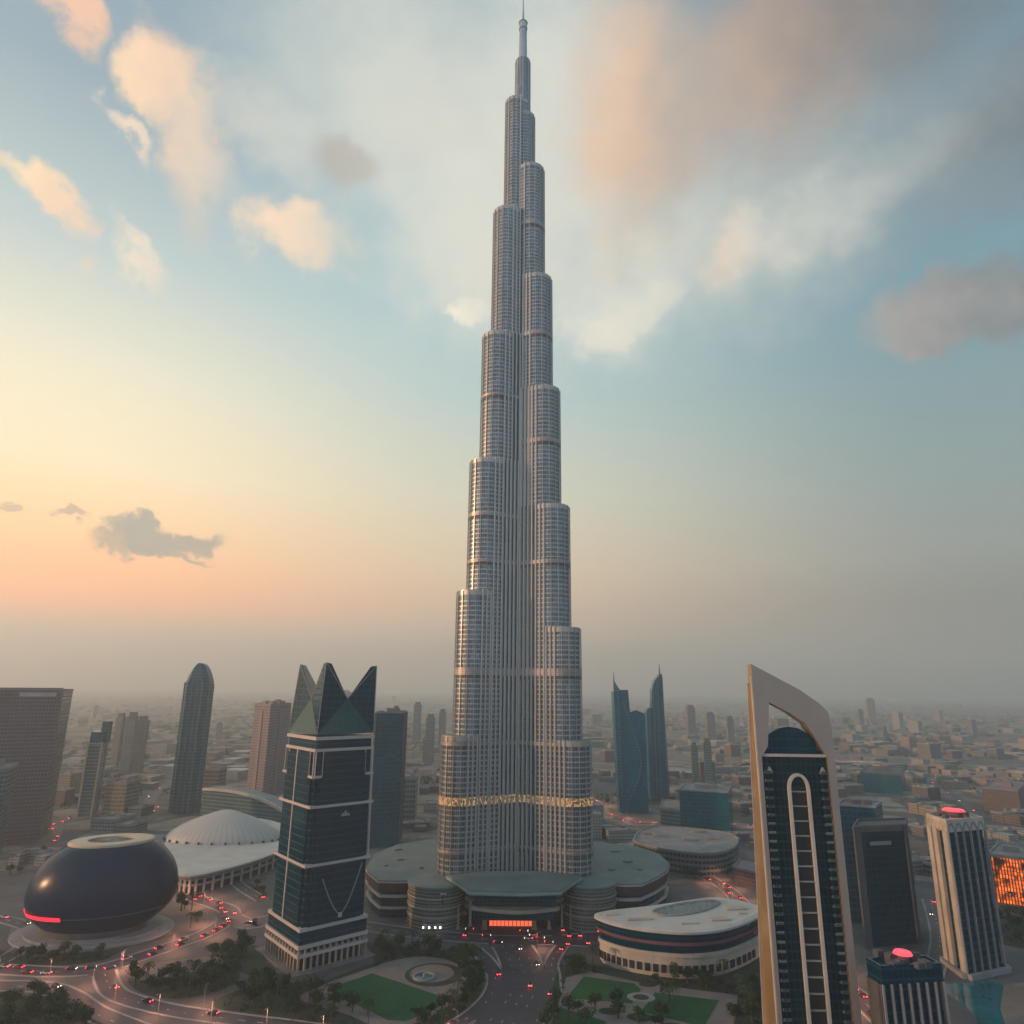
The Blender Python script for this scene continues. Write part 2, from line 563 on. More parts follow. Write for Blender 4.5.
M['f_band'] = facade('tower_band_louvres', (0.24, 0.235, 0.23), (0.36, 0.34, 0.33), 1.2, 1.5, 0.35, 0.3, f_metal=0.5, g_metal=0.4, f_rough=0.4, g_rough=0.4)
M['f_gold'] = facade('gold_lit_band', (0.30, 0.20, 0.10), (0.30, 0.24, 0.17), 0.6, 0.7, 0.3, 0.3, lit=0.5, litcol=(1.0, 0.55, 0.22), lits=0.7, f_metal=0.5)
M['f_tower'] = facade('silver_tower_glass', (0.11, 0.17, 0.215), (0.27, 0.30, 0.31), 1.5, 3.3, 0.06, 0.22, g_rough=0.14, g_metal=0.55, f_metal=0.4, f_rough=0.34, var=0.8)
M['fin'] = plain('steel_fin', (0.46, 0.455, 0.44), 0.36, metal=0.35, var=0.05)
M['spandrel'] = plain('steel_spandrel', (0.42, 0.395, 0.365), 0.32, metal=0.45, var=0.08)


def shell_mat():
    m, n, b = mat_base('ribbed_white_shell')
    uv = n.new('ShaderNodeUVMap')
    sp = n.new('ShaderNodeSeparateXYZ')
    n.nt.links.new(uv.outputs[0], sp.inputs[0])
    s = n.m('LESS_THAN', n.m('FRACT', n.m('DIVIDE', sp.outputs[0], 5.0)), 0.12)
    n.put(b.inputs['Base Color'], n.mix(s, (0.46, 0.44, 0.40), (0.32, 0.31, 0.28)))
    b.inputs['Roughness'].default_value = 0.5
    return m


M['shell'] = shell_mat()


def leaf_mat(name, c0, c1):
    m, n, b = mat_base(name)
    t = n.new('ShaderNodeTexCoord')
    oi = n.new('ShaderNodeObjectInfo')
    ns = n.noise(t.outputs['Object'], 0.9, 4.0, 0.7)
    c = n.mix(n.ss(ns, 0.35, 0.65), c0, c1)
    c = n.mix(1.0, c, n.m('ADD', n.m('MULTIPLY', oi.outputs['Random'], 0.6), 0.7), 'MULTIPLY')
    n.put(b.inputs['Base Color'], c)
    b.inputs['Roughness'].default_value = 0.8
    b.inputs['Specular IOR Level'].default_value = 0.15
    return m


M['leaf'] = leaf_mat('leaves', (0.020, 0.045, 0.024), (0.045, 0.080, 0.038))
M['palm'] = leaf_mat('palm_fronds', (0.024, 0.050, 0.026), (0.06, 0.085, 0.045))
M['shrub'] = leaf_mat('shrub_leaves', (0.014, 0.032, 0.02), (0.032, 0.055, 0.03))
M['bark'] = plain('bark', (0.07, 0.055, 0.045), 0.9)


def ground_mat():
    """desert city floor: sandy lots, grey yards, green patches and a net of streets"""
    m, n, b = mat_base('city_ground')
    t = n.new('ShaderNodeTexCoord')
    P = t.outputs['Object']
    wv = n.new('ShaderNodeVectorMath', operation='MULTIPLY_ADD')
    nn = n.noise(P, 0.0016, 3.0, 0.5, out=1)
    n.nt.links.new(nn, wv.inputs[0]); wv.inputs[1].default_value = (140, 140, 0); n.nt.links.new(P, wv.inputs[2])
    Q = wv.outputs[0]
    vo = n.new('ShaderNodeTexVoronoi', feature='F1')
    n.nt.links.new(Q, vo.inputs['Vector']); vo.inputs['Scale'].default_value = 0.011
    sc = n.new('ShaderNodeSeparateColor'); n.nt.links.new(vo.outputs['Color'], sc.inputs[0])
    lots = n.ramp(sc.outputs[0], [(0.0, (0.11, 0.11, 0.11)), (0.3, (0.20, 0.165, 0.13)), (0.5, (0.26, 0.215, 0.17)), (0.7, (0.15, 0.11, 0.095)), (0.86, (0.05, 0.07, 0.05)), (1.0, (0.30, 0.28, 0.25))])
    ve = n.new('ShaderNodeTexVoronoi', feature='DISTANCE_TO_EDGE')
    n.nt.links.new(Q, ve.inputs['Vector']); ve.inputs['Scale'].default_value = 0.011
    streets = n.m('LESS_THAN', ve.outputs['Distance'], 0.07)
    c = n.mix(streets, lots, (0.085, 0.083, 0.086))
    vf = n.new('ShaderNodeTexVoronoi', feature='F1')
    n.nt.links.new(P, vf.inputs['Vector']); vf.inputs['Scale'].default_value = 0.06
    s2 = n.new('ShaderNodeSeparateColor'); n.nt.links.new(vf.outputs['Color'], s2.inputs[0])
    c = n.mix(1.0, c, n.m('ADD', n.m('MULTIPLY', s2.outputs[0], 0.7), 0.65), 'MULTIPLY')
    gr = n.ss(n.noise(P, 0.0028, 4.0, 0.65), 0.56, 0.62)
    c = n.mix(n.m('MULTIPLY', gr, 0.7), c, (0.03, 0.05, 0.038))
    n.put(b.inputs['Base Color'], c)
    b.inputs['Roughness'].default_value = 0.95
    return m


def surf(name, col, col2, scale=0.05, rough=0.85, spot=0.0):
    m, n, b = mat_base(name)
    t = n.new('ShaderNodeTexCoord')
    P = t.outputs['Object']
    a = n.ss(n.noise(P, scale, 8.0, 0.65), 0.3, 0.7)
    c = n.mix(a, col, col2)
    c = n.mix(1.0, c, n.ss(n.noise(P, 1.3, 3.0, 0.6), 0.25, 0.75, 0.82, 1.18), 'MULTIPLY')
    n.put(b.inputs['Base Color'], c)
    b.inputs['Roughness'].default_value = rough
    return m


M['ground'] = ground_mat()
M['asphalt'] = surf('asphalt', (0.045, 0.044, 0.054), (0.068, 0.064, 0.073), 0.06, 0.6)
M['paving'] = surf('paving', (0.062, 0.064, 0.068), (0.11, 0.108, 0.106), 0.04)
M['path'] = surf('pink_paving', (0.16, 0.135, 0.125), (0.23, 0.195, 0.175), 0.08)
M['lawn'] = surf('lawn_grass', (0.003, 0.066, 0.014), (0.007, 0.092, 0.020), 0.10, 0.9)
M['verge'] = surf('planted_verge', (0.016, 0.034, 0.022), (0.032, 0.052, 0.032), 0.12, 0.95)
M['soil'] = surf('sandy_soil', (0.15, 0.125, 0.105), (0.22, 0.18, 0.15), 0.05, 0.95)
M['kerb'] = plain('kerb_stone', (0.26, 0.25, 0.24), 0.8)
M['mark'] = plain('road_paint', (0.55, 0.55, 0.52), 0.7)
M['water'] = plain('pool_water', (0.02, 0.13, 0.15), 0.08, var=0.3)

# ------------------------------------------------------------------ ground and haze
mb = MB()
nx, ny = 26, 26
X0, X1, Y0, Y1 = -11900, 11900, -1500, 16000
for j in range(ny + 1):
    for i in range(nx + 1):
        mb.v.append((X0 + (X1 - X0) * i / nx, Y0 + (Y1 - Y0) * j / ny, 0.0))
for j in range(ny):
    for i in range(nx):
        a = j * (nx + 1) + i
        mb.face((a, a + 1, a + nx + 2, a + nx + 1))
struct(mb.build('ground', M['ground']))

hm = bpy.data.materials.new('haze_air')
hm.use_nodes = True
hm.node_tree.nodes.clear()
pv = hm.node_tree.nodes.new('ShaderNodeVolumePrincipled')
pv.inputs['Color'].default_value = (0.86, 0.92, 0.93, 1)
pv.inputs['Density'].default_value = HAZE_DENSITY
pv.inputs['Anisotropy'].default_value = 0.5
ho = hm.node_tree.nodes.new('ShaderNodeOutputMaterial')
hm.node_tree.links.new(pv.outputs[0], ho.inputs['Volume'])
mb = MB()
mb.box(0, 7300, -1.0, 24000, 17800, 900.0)
hz = struct(mb.build('haze', hm), 'stuff')


def sheet(name, poly, z, mat, kind='structure'):
    mb = MB()
    poly = ccw(poly)
    o = len(mb.v)
    mb.v += at_z(poly, z)
    mb.face(range(o, o + len(poly)))
    return struct(mb.build(name, mat), kind)


def ribbon(mb, line, w0, w1, z0, z1=None, mi=0):
    """strip between lateral offsets w0..w1 along a plan line; solid when z1 is given"""
    n = len(line)
    L, Rr = [], []
    for i, p in enumerate(line):
        a = line[max(0, i - 1)]; b = line[min(n - 1, i + 1)]
        d = (b[0] - a[0], b[1] - a[1]); l = hypot(*d) or 1
        nx_, ny_ = -d[1] / l, d[0] / l
        L.append((p[0] + nx_ * w1, p[1] + ny_ * w1)); Rr.append((p[0] + nx_ * w0, p[1] + ny_ * w0))
    for i in range(n - 1):
        q = [Rr[i], Rr[i + 1], L[i + 1], L[i]]
        if z1 is None:
            o = len(mb.v)
            mb.v += at_z(q, z0)
            mb.face((o, o + 1, o + 2, o + 3), mi)
        else:
            mb.loft([at_z(q, z0), at_z(q, z1)], mi)


def near_line(p, line):
    best = 1e9
    for i in range(len(line) - 1):
        a, b = line[i], line[i + 1]
        dx_, dy_ = b[0] - a[0], b[1] - a[1]
        l2 = dx_ * dx_ + dy_ * dy_ or 1
        t = max(0, min(1, ((p[0] - a[0]) * dx_ + (p[1] - a[1]) * dy_) / l2))
        best = min(best, hypot(p[0] - a[0] - dx_ * t, p[1] - a[1] - dy_ * t))
    return best


def inside(p, poly):
    r = False
    for i in range(len(poly)):
        a, b = poly[i - 1], poly[i]
        if (a[1] > p[1]) != (b[1] > p[1]) and p[0] < (b[0] - a[0]) * (p[1] - a[1]) / (b[1] - a[1]) + a[0]:
            r = not r
    return r

# ------------------------------------------------------------------ the very tall tower
TX, TY = g(516.5, 902)
print('tower plan', TX, TY)
WING = {'left': R(210), 'right': R(330), 'back': R(90)}
left_t = [(442, 738, 12.3), (457.5, 592, 12.4), (470.5, 460, 12.8), (483, 333, 12.2), (494, 208, 11.0), (506, 98, 8.6)]
right_t = [(590.5, 742, 12.3), (580, 628, 12.4), (569, 505, 12.8), (559.5, 387, 12.4), (551.5, 275, 11.8), (544, 165, 11.2), (534.5, 113, 8.6)]


def tiers(lst, side):
    out = []
    for px, py, r in lst:
        d = 30.0
        for _ in range(6):
            z = zat(TX, TY - d * 0.5 - r * .75, py)
            xe = abs(xat(px, TY - d * 0.5, z) - TX)
            d = max(0.5, (xe - r) / cos(R(30)))
        out.append((d, r, z))
    return out


TL, TR = tiers(left_t, -1), tiers(right_t, 1)
TB = [(l[0], l[1], (a[2] + l[2]) / 2 + 8) for a, l in zip(TR, TL)]
print('left', [tuple(round(v) for v in t) for t in TL])
print('right', [tuple(round(v) for v in t) for t in TR])


def capsule(th, d, r, n=14, back=0.0):
    c, s = cos(th), sin(th)
    P = [(back, -r)]
    k = max(1, int(d / 6))
    for i in range(1, k):
        P.append((d * i / k, -r))
    for i in range(n + 1):
        a = -pi / 2 + pi * i / n
        P.append((d + r * cos(a), r * sin(a)))
    for i in range(k - 1, 0, -1):
        P.append((d * i / k, r))
    P.append((back, r))
    return [(c * x - s * y, s * x + c * y) for x, y in P]


tower = thing('skyscraper', 'extremely tall stepped silver skyscraper with a needle spire in the middle of the picture', 'skyscraper', (TX, TY, 0))
FL = 3.3


def tier_mesh(th, d, r, z0, z1):
    mb = MB()
    big = capsule(th, d, r + 0.2)
    sm = capsule(th, d, r)
    rings, mi = [at_z(sm, z0)], []
    z = z0
    while z + FL < z1 - 4:
        rings.append(at_z(sm, z + 2.5)); mi.append(0)
        rings.append(at_z(big, z + 2.5)); mi.append(1)
        rings.append(at_z(big, z + FL)); mi.append(1)
        rings.append(at_z(sm, z + FL)); mi.append(1)
        z += FL
    rings.append(at_z(sm, z1 - 2.5)); mi.append(0)
    rings.append(at_z(big, z1 - 2.5)); mi.append(1)
    rings.append(at_z(big, z1 + 1.0)); mi.append(1)
    n_seg = len(big); kf = max(1, int(d / 6))
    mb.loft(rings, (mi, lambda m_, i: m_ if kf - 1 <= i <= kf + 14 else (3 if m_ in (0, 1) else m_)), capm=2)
    # nose mullions: slim steel fins up the rounded end
    return mb


for side, T in (('left', TL), ('right', TR), ('back', TB)):
    th = WING[side]
    zprev = 0.0
    for k, (d, r, z1) in enumerate(T):
        mb = tier_mesh(th, d, r - 0.02 * k, 0.0, z1)
        zlow = 0.0
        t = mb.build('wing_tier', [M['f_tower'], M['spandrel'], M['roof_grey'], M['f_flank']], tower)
        # piers along both flanks and fins up the nose
        fb = MB()
        c, s = cos(th), sin(th)
        dn = T[k + 1][0] if k + 1 < len(T) else 4.0
        spots = []
        dd = d
        if k + 1 >= len(T) or max(t_[1] for t_ in T[k + 1:]) <= r + .05: dn = 6.5
        while dd > dn + 0.5:
            spots += [(dd, r + 0.55), (dd, -r - 0.55)]
            dd -= 3.3
        for (a, b_) in spots:
            fb.cyl(c * a - s * b_, s * a + c * b_, 0 if side != 'back' else 20, z1 + 1.5, 0.72, 0.72, 8)
        for q in range(-3, 4):
            an = q * R(22.5)
            a, b_ = d + (r + 0.42) * cos(an), (r + 0.42) * sin(an)
            x, y = c * a - s * b_, s * a + c * b_
            fb.box(x, y, 0, 0.7, 0.30, z1 + 0.5, rot=th + an)
        fb.build('pier', M['fin'], tower)

# central shaft, its collars and the needle
zc1 = zat(TX, TY, 60); zc2 = zat(TX, TY, 25); zc3 = zat(TX, TY, 2)
mb = MB()
mb.cyl(0, 0, 0, zc1 - 3, 6.9, 6.9, 24, 0); mb.cyl(0, 0, zc1 - 3, zc1, 6.9, 5.0, 24, 1)
for i in range(8):
    a = i * pi / 4
    mb.box(7.0 * cos(a), 7.0 * sin(a), 0, 0.5, 0.5, zc1 - 3, 1, rot=a)
mb.build('core_shaft', [M['f_tower'], M['fin']], tower)
# hexagonal hub filling the valleys between the wings
hub = []
for i in range(6):
    a = R(30 + 60 * i)
    hub.append((17.0 * cos(a), 17.0 * sin(a)))
mb = MB()
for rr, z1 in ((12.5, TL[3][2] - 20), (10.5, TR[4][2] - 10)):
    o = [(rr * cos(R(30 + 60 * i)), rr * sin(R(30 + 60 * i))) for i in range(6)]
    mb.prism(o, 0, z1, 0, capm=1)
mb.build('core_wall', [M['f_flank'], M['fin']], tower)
sp = MB()
sp.cyl(0, 0, zc1, zc2 - 6, 3.9, 3.4, 18)
sp.cyl(0, 0, zc2 - 6, zc2 + 2, 3.9, 3.8, 18)
sp.cyl(0, 0, zc2 + 2, zc2 + 4, 4.3, 2.0, 18)
sp.cyl(0, 0, zc2 + 4, (zc2 + zc3) / 2, 1.1, 0.9, 12)
sp.cyl(0, 0, (zc2 + zc3) / 2, zc3 - 8, 0.7, 0.55, 10)
sp.cyl(0, 0, zc3 - 8, zc3 + 14, 0.6, 0.2, 8)
sp.build('spire', M['steel'], tower)

# service-floor bands, hugging every wing that reaches that height
for py, h, mt, wings, off in ((672, 5.0, 'f_band', 'lrb', .75), (743, 2.4, 'f_band', 'lrb', .75), (799, 5.0, 'f_gold', 'lrb', .8), (848, 2.0, 'f_band', 'lrb', .7),
                              (562, 2.6, 'f_band', 'lrb', .7), (592, 0, None, '', 0), (218, 3.4, 'f_band', 'r', .8), (331, 3.4, 'f_band', 'r', .8),
                              (440, 3.4, 'f_band', 'r', .8), (395, 2.2, 'f_band', 'l', .7), (516, 2.2, 'f_band', 'l', .7)):
    if not mt:
        continue
    zb = zat(TX, TY - 20, py) - h / 2
    mb = MB()
    for side, T in (('left', TL), ('right', TR), ('back', TB)):
        if side[0] not in wings:
            continue
        js = [j for j, t in enumerate(T) if t[2] > zb + h + 2]
        for n_, j in enumerate(js):
            d, r, z1 = T[j]
            o = capsule(WING[side], d, r + off - 0.02 * j)
            mb.loft([at_z(o, zb - .01 * n_), at_z(o, zb + h + .01 * n_)], 0, cap0=True)
            # dark grey ring coloured as the shade under the band
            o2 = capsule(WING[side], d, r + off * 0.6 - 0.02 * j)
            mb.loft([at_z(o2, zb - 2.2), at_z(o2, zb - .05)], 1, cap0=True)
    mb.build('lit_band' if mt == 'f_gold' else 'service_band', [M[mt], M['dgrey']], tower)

# ------------------------------------------------------------------ podium round its foot
PZ = 21.0
cx, cy_ = g(517, 862, PZ)
pod_px = [(366, 868), (370, 874), (379, 881), (396, 881.5), (412, 881), (424, 890), (443, 893), (462, 888), (474, 884), (490, 883), (520, 883), (548, 883), (562, 887),
          (585, 892), (606, 888), (612, 884), (626, 885), (641, 884.5), (656, 878), (667, 871), (669, 864), (658, 854), (636, 847), (600, 843), (560, 840),
          (516, 838), (470, 839), (430, 840), (398, 845), (376, 854)]
pod = [(x - cx, y - cy_) for x, y in G(pod_px, PZ)]
podium = thing('podium_building', 'wide round podium building with a grey-green roof spreading round the foot of the tallest tower', 'building', (cx, cy_, 0))
mb = MB()
P0 = ccw(pod)
lev = [(2.0, 0.0, 1), (2.0, 5.0, 1), (0.9, 5.0, 2), (0.9, 6.2, 2), (2.4, 6.2, 1), (2.4, 11.5, 1), (0.6, 11.5, 2), (0.6, 13.2, 2), (2.0, 13.2, 1), (2.0, 15.0, 1), (0.0, 15.0, 3), (0.0, 20.0, 3), (-0.6, 20.0, 2), (-0.6, 21.0, 2)]
rings = [at_z(inset(P0, d), z) for d, z, _ in lev]
mb.loft(rings, [0 if lev[i][2] == 1 and lev[i + 1][2] == 1 else (2 if lev[i + 1][2] == 3 and lev[i][2] == 3 else 1) for i in range(len(lev) - 1)], cap1=False)
mb.build('wall', [M['f_podium'], M['pink_trim'], M['brown']], podium)
mb = MB()
mb.prism(inset(P0, -0.3), 21.0, 21.5, 0)
for (a, b, w_, d_) in ((400, 860, 10, 6), (420, 868, 7, 9), (385, 866, 6, 5), (628, 862, 12, 7), (640, 870, 6, 6), (612, 870, 8, 5), (615, 852, 14, 5), (398, 850, 12, 5)):
    x, y = g(a, b, 21.5)
    mb.box(x - cx, y - cy_, 21.5, w_ * .5, d_ * .5, 0.9, 1, rot=random.random())
mb.build('roof', [M['green_roof'], M['green_roof']], podium)
for a, b, rr in ((437, 892, 17.5), (588, 892, 17.0)):
    x, y = g(a, b - 9, 22)
    mb = MB()
    mb.cyl(x - cx, y - cy_, 0, 22.6, rr, rr, 40, 0, capm=1)
    mb.cyl(x - cx, y - cy_, 22.6, 23.6, rr + .5, rr + .5, 40, 1, cap0=True)
    for z in (7, 12, 17):
        mb.cyl(x - cx, y - cy_, z, z + .8, rr + .35, rr + .35, 40, 2, cap0=True)
    mb.build('drum', [M['f_lobe'], M['green_roof'], M['tan']], podium)
# second, lower inward-curving wings each side of the porch
for pts in ([(452, 886), (470, 892), (482, 895), (490, 893), (490, 884), (470, 880)], [(578, 886), (560, 893), (546, 896), (536, 893), (536, 884), (560, 880)]):
    q = [(x - cx, y - cy_) for x, y in G(pts, 19.0)]
    mb = MB()
    mb.prism(q, 8.5, 19.4, 0, capm=1, cap0=True)
    for z in (10.5, 14.5):
        mb.prism(inset(q, -.3), z, z + .8, 2, cap0=True)
    mb.build('porch_wing', [M['f_lobe'], M['green_roof'], M['tan']], podium)
# canopy: glazed wedge roof and its pale edge
can = [(x - cx, y - cy_) for x, y in G([(446, 876), (458, 884), (469, 892), (520, 893.5), (561, 892), (572, 884), (583, 877), (548, 872), (480, 872)], 26.0)]
mb = MB()
mb.prism(inset(can, .6), 24.0, 26.6, 0, cap0=True)
mb.prism(can, 24.6, 25.9, 1, cap0=True)
mb.build('canopy', [M['green_roof'], plain('pale_green_edge', (0.24, 0.33, 0.31), 0.5)], podium)
fx0, fy0 = g(474, 902, 20); fx1, fy1 = g(556, 902, 20)
fx0 -= cx; fx1 -= cx; fy = fy0 - cy_
mb = MB()
mb.box((fx0 + fx1) / 2, fy + 6, 9.5, fx1 - fx0, 3.0, 14, 0)
mb.build('porch_wall', [M['f_podium']], podium)
bow = [(fx0 - 2 + (fx1 - fx0 + 4) * t, fy + 4 - 7.5 * sin(pi * t)) for t in [i / 14 for i in range(15)]]
mb = MB()
mb.prism(bow + [(fx1 + 2, fy + 7), (fx0 - 2, fy + 7)], 14.8, 16.6, 0, cap0=True)
mb.build('lower_canopy', [M['tan']], podium)
for px_, h_, w_ in ((470, 14, 1.6), (484.5, 15, 2.6), (534, 15, 2.6), (549, 14, 1.6), (458, 12, 1.0), (562, 12, 1.0), (440, 7, .8), (571, 12, 1.0)):
    x, y = g(px_, 929, 0)
    mb = MB()
    mb.box(x - cx, y - cy_, 0, w_, w_, h_ + 1.2, 0)
    mb.box(x - cx, y - cy_, 0, w_ + .8, w_ + .8, 1.2, 0)
    mb.build('column', M['tan'], podium)
x0, y0 = g(489, 927, 0); x1, y1 = g(536, 927, 0)
mb = MB()
mb.box((x0 + x1) / 2 - cx, y0 - cy_ + 2.0, 0.2, (x1 - x0), 1.0, 2.6, 0)
for i in range(13):
    mb.box(x0 - cx + (x1 - x0) * i / 12, y0 - cy_ + 1.3, 0.2, .35, .35, 4.0, 1)
mb.build('lit_doors', [M['orange_glow'], M['dark_recess']], podium)
mb = MB()
mb.box((x0 + x1) / 2 - cx, y0 - cy_ + 5.6, 0.0, (x1 - x0) + 36, 1.0, 9.0, 0)
mb.box((x0 + x1) / 2 - cx, y0 - cy_ + 4.9, 7.0, (x1 - x0) - 2, .5, 1.6, 1)
mb.build('back_wall', [M['dark_recess'], M['tan']], podium)
x, y = g(581, 921, 0)
mb = MB(); mb.box(x - cx, y - cy_ - 3.2, 1.0, 5, .6, 3.0, 0)
mb.box(x - cx + 4.6, y - cy_ - 3.2, 1.0, 2.6, .6, 3.6, 0)
mb.build('lit_window', [M['orange_glow']], podium)
for a in (424, 430, 436, 441):
    x, y = g(a, 925, 3.0)
    mb = MB(); mb.box(x - cx, y - cy_ - 4.0, 2.4, .7, .4, .9, 0)
    mb.build('lamp', [M['white_lamp']], podium)

# ------------------------------------------------------------------ neighbours
def quad_from(px4, z=0.0):
    return G(px4, z)


def local(poly):
    cx_ = sum(p[0] for p in poly) / len(poly); cy_ = sum(p[1] for p in poly) / len(poly)
    return (cx_, cy_), [(x - cx_, y - cy_) for x, y in poly]


def slab(base_px, top_py, name, label, wall, group=None, roof='roof_grey', parapet=1.2, plant=True, cat='tower', trim=None, face=None):
    """upright block from the plan pixels of front-left, front-right and one back corner (ground level);
    top_py is the row of the front-left corner's top"""
    a, b, c = [g(*p) for p in base_px]
    d = (a[0] + c[0] - b[0], a[1] + c[1] - b[1])
    (ox, oy), P = local([a, b, c, d])
    H = zat(a[0], a[1], top_py)
    t = thing(name, label, cat, (ox, oy, 0), 0, group)
    mb = MB(); mb.prism(P, 0, H, 0)
    mb.build('wall', [M[wall]], t)
    mb = MB()
    Pi = inset(ccw(P), 0.8)
    mb.loft([at_z(inset(ccw(P), -.3), H - .4), at_z(inset(ccw(P), -.3), H + parapet), at_z(Pi, H + parapet), at_z(Pi, H + .1)], 0)
    if trim:
        for i in range(4):
            x, y = ccw(P)[i]
            mb.box(x, y, 0, 1.6, 1.6, H, 1)
    mb.build('roof', [M[roof], M[trim or roof]], t)
    if plant:
        mb = MB()
        w_ = hypot(P[1][0] - P[0][0], P[1][1] - P[0][1])
        ang = atan2(P[1][1] - P[0][1], P[1][0] - P[0][0])
        mb.box(0, 0, H, w_ * .45, w_ * .3, 4.0, 0, rot=ang)
        mb.box(w_ * .12, 1, H + 4.0, w_ * .15, w_ * .12, 2.0, 0, rot=ang)
        mb.build('plant_room', [M[roof]], t)
    return t, ccw(P), H


# --- crown-topped tower -------------------------------------------------
gF, gL, gR = g(297, 974), g(266, 950), g(364, 956)
gB = (gL[0] + gR[0] - gF[0], gL[1] + gR[1] - gF[1])
(ox, oy), P = local([gF, gR, gB, gL])
P = ccw(P)
iF = min(range(4), key=lambda i: P[i][1])
P = P[iF:] + P[:iF]              # front, right, back, left
Hc = zat(gF[0], gF[1], 737)
Hp = zat(gF[0], gF[1], 662)
ct = thing('crown_tower', 'dark blue-green glass tower with a jagged four-pointed crown and pale bands', 'tower', (ox, oy, 0))
zb = lambda py: zat(gF[0], gF[1], py)
TAP = 0.055 / Hc
def PZ_(z, d=0.0):
    k = 1 - TAP * z
    return at_z(inset([(x * k, y * k) for x, y in P], d), z)
mb = MB(); mb.loft([PZ_(11.0, 1.0), PZ_(Hc, 1.0)], 0)
mb.build('wall', [M['f_navy']], ct)
def onwall(i, t, out=0.0, z=0.0):
    a, b = P[i], P[(i + 1) % 4]
    d = (b[0] - a[0], b[1] - a[1]); l = hypot(*d)
    k = 1 - TAP * z
    return (a[0] * k + d[0] * t * k + d[1] / l * out, a[1] * k + d[1] * t * k - d[0] / l * out)
angw = [atan2(P[(i + 1) % 4][1] - P[i][1], P[(i + 1) % 4][0] - P[i][0]) for i in range(4)]
lenw = [hypot(P[(i + 1) % 4][0] - P[i][0], P[(i + 1) % 4][1] - P[i][1]) for i in range(4)]
def up_rib(mb, i, t_, z0, z1, wd, th_, out, mi=0):
    a, b = onwall(i, t_, out, z0), onwall(i, t_, out, z1)
    n_ = (sin(angw[i]), -cos(angw[i]))
    u_ = (cos(angw[i]), sin(angw[i]))
    R_ = []
    for (x, y), z in ((a, z0), (b, z1)):
        R_.append([(x + u_[0] * sx * wd / 2 + n_[0] * sy * th_ / 2, y + u_[1] * sx * wd / 2 + n_[1] * sy * th_ / 2, z) for sx, sy in ((-1, 1), (1, 1), (1, -1), (-1, -1))])
    mb.loft(R_, mi, cap0=True)
deepnavy = facade('deep_navy_glass', (0.001, 0.026, 0.050), (0.003, 0.040, 0.068), 1.7, 3.6, .2, .14)
for i in range(4):
    mb = MB()
    up_rib(mb, i, .5, 14, zb(775) - 3, lenw[i] * .80, 1.5, -.4)
    up_rib(mb, i, .5, 14, zb(752) - 2, lenw[i] * .68, 1.9, -.4)
    mb.build('bay', [deepnavy], ct)
for py, h, o in ((739, 1.7, -.2), (751, 1.5, -0.2), (808, 1.3, -1.0), (867, 1.3, -1.0), (931, 1.6, -0.8), (948, 1.7, -1.1), (957, 1.5, -1.2)):
    mb = MB(); z_ = zb(py)
    mb.loft([PZ_(z_ - h / 2, o), PZ_(z_ + h / 2, o)], 0, cap0=True)
    mb.build('band', [M['pink_trim']], ct)
for i in range(4):
    jobs = [(t_, zb(779), zb(779) + 1.2, lenw[i] * .13, 1.4, .1) for t_ in (.065, .935)]
    jobs += [(t_, zb(779) + 1.2, zb(752), .5, .5, .1) for t_ in (.02, .14, .86, .98)]
    if i == 3: jobs.append((.46, zb(931), zb(752), .9, .9, .5))
    if i == 0: jobs.append((.985, zb(867), zb(752), .7, .7, .3))
    for jb in jobs:
        mb = MB(); up_rib(mb, i, *jb); mb.build('mullion', [M['pink_trim']], ct)
mb = MB()
prev = None
za, zt = zb(922), zb(872)
for k in range(25):
    t_ = k / 24
    q_ = abs(t_ - .5) / .5
    z = za + (zt - za) * (q_ ** 1.5) * (0.80 if t_ < .5 else 1.0)
    x, y = onwall(0, .26 + .62 * t_, .95, z)
    if prev:
        mb.bar(prev, (x, y, z), .4, .5)
    prev = (x, y, z)
mb.build('hanging_curve', [M['grey']], ct)
mb = MB()
x, y = onwall(0, .565, 1.1, za)
mb.box(x, y, za - 1.4, 2.0, .5, 2.2, 0, rot=angw[0])
mb.build('ornament', [M['pink_trim']], ct)
mb = MB()
a = angw[0]
zz = zb(820)
x, y = onwall(0, .56, .9, zz)
tri = [(-2.9, 0), (2.6, 0), (1.6, 1.6), (.9, 1.0), (-.1, 2.9), (-1.2, 1.4), (-1.8, 1.6)]
n_ = len(tri)
for off in (0, -.5):
    mb.v += [(x + cos(a) * u_ + sin(a) * -off, y + sin(a) * u_ + cos(a) * off, zz + v_) for u_, v_ in tri]
mb.face(range(n_)); mb.face(reversed(range(n_, 2 * n_)))
for i in range(n_):
    mb.face((i, (i + 1) % n_, n_ + (i + 1) % n_, n_ + i))
mb.build('emblem', [M['grey']], ct)
# crown: spikes on the corners, folded faces between them
kq = 1 - TAP * Hc
Q = inset([(x * kq, y * kq) for x, y in P], 0.3)
tips = [(Q[i][0] * .92 + 1.6, Q[i][1] * .92) for i in range(4)]
Ht_ = [Hp, Hp - 1, Hc + (Hp - Hc) * .62, Hp - .5]
Pm = [((Q[i][0] + Q[(i + 1) % 4][0]) / 2, (Q[i][1] + Q[(i + 1) % 4][1]) / 2) for i in range(4)]
zV = Hc + (Hp - Hc) * .50
V = [(x * .84 + 1, y * .84, zV) for x, y in Pm]
VV = [(x, y, Hc + 1) for x, y in Q] + [(tips[i][0], tips[i][1], Ht_[i]) for i in range(4)] + V
crown = MB(); crown.v = VV[:4] + VV[8:]
crown.face((4, 5, 6, 7), 0)
for i in range(4):
    crown.face((i, (i + 1) % 4, 4 + i), 1, [(0, 0), (18, 0), (9, 20)])
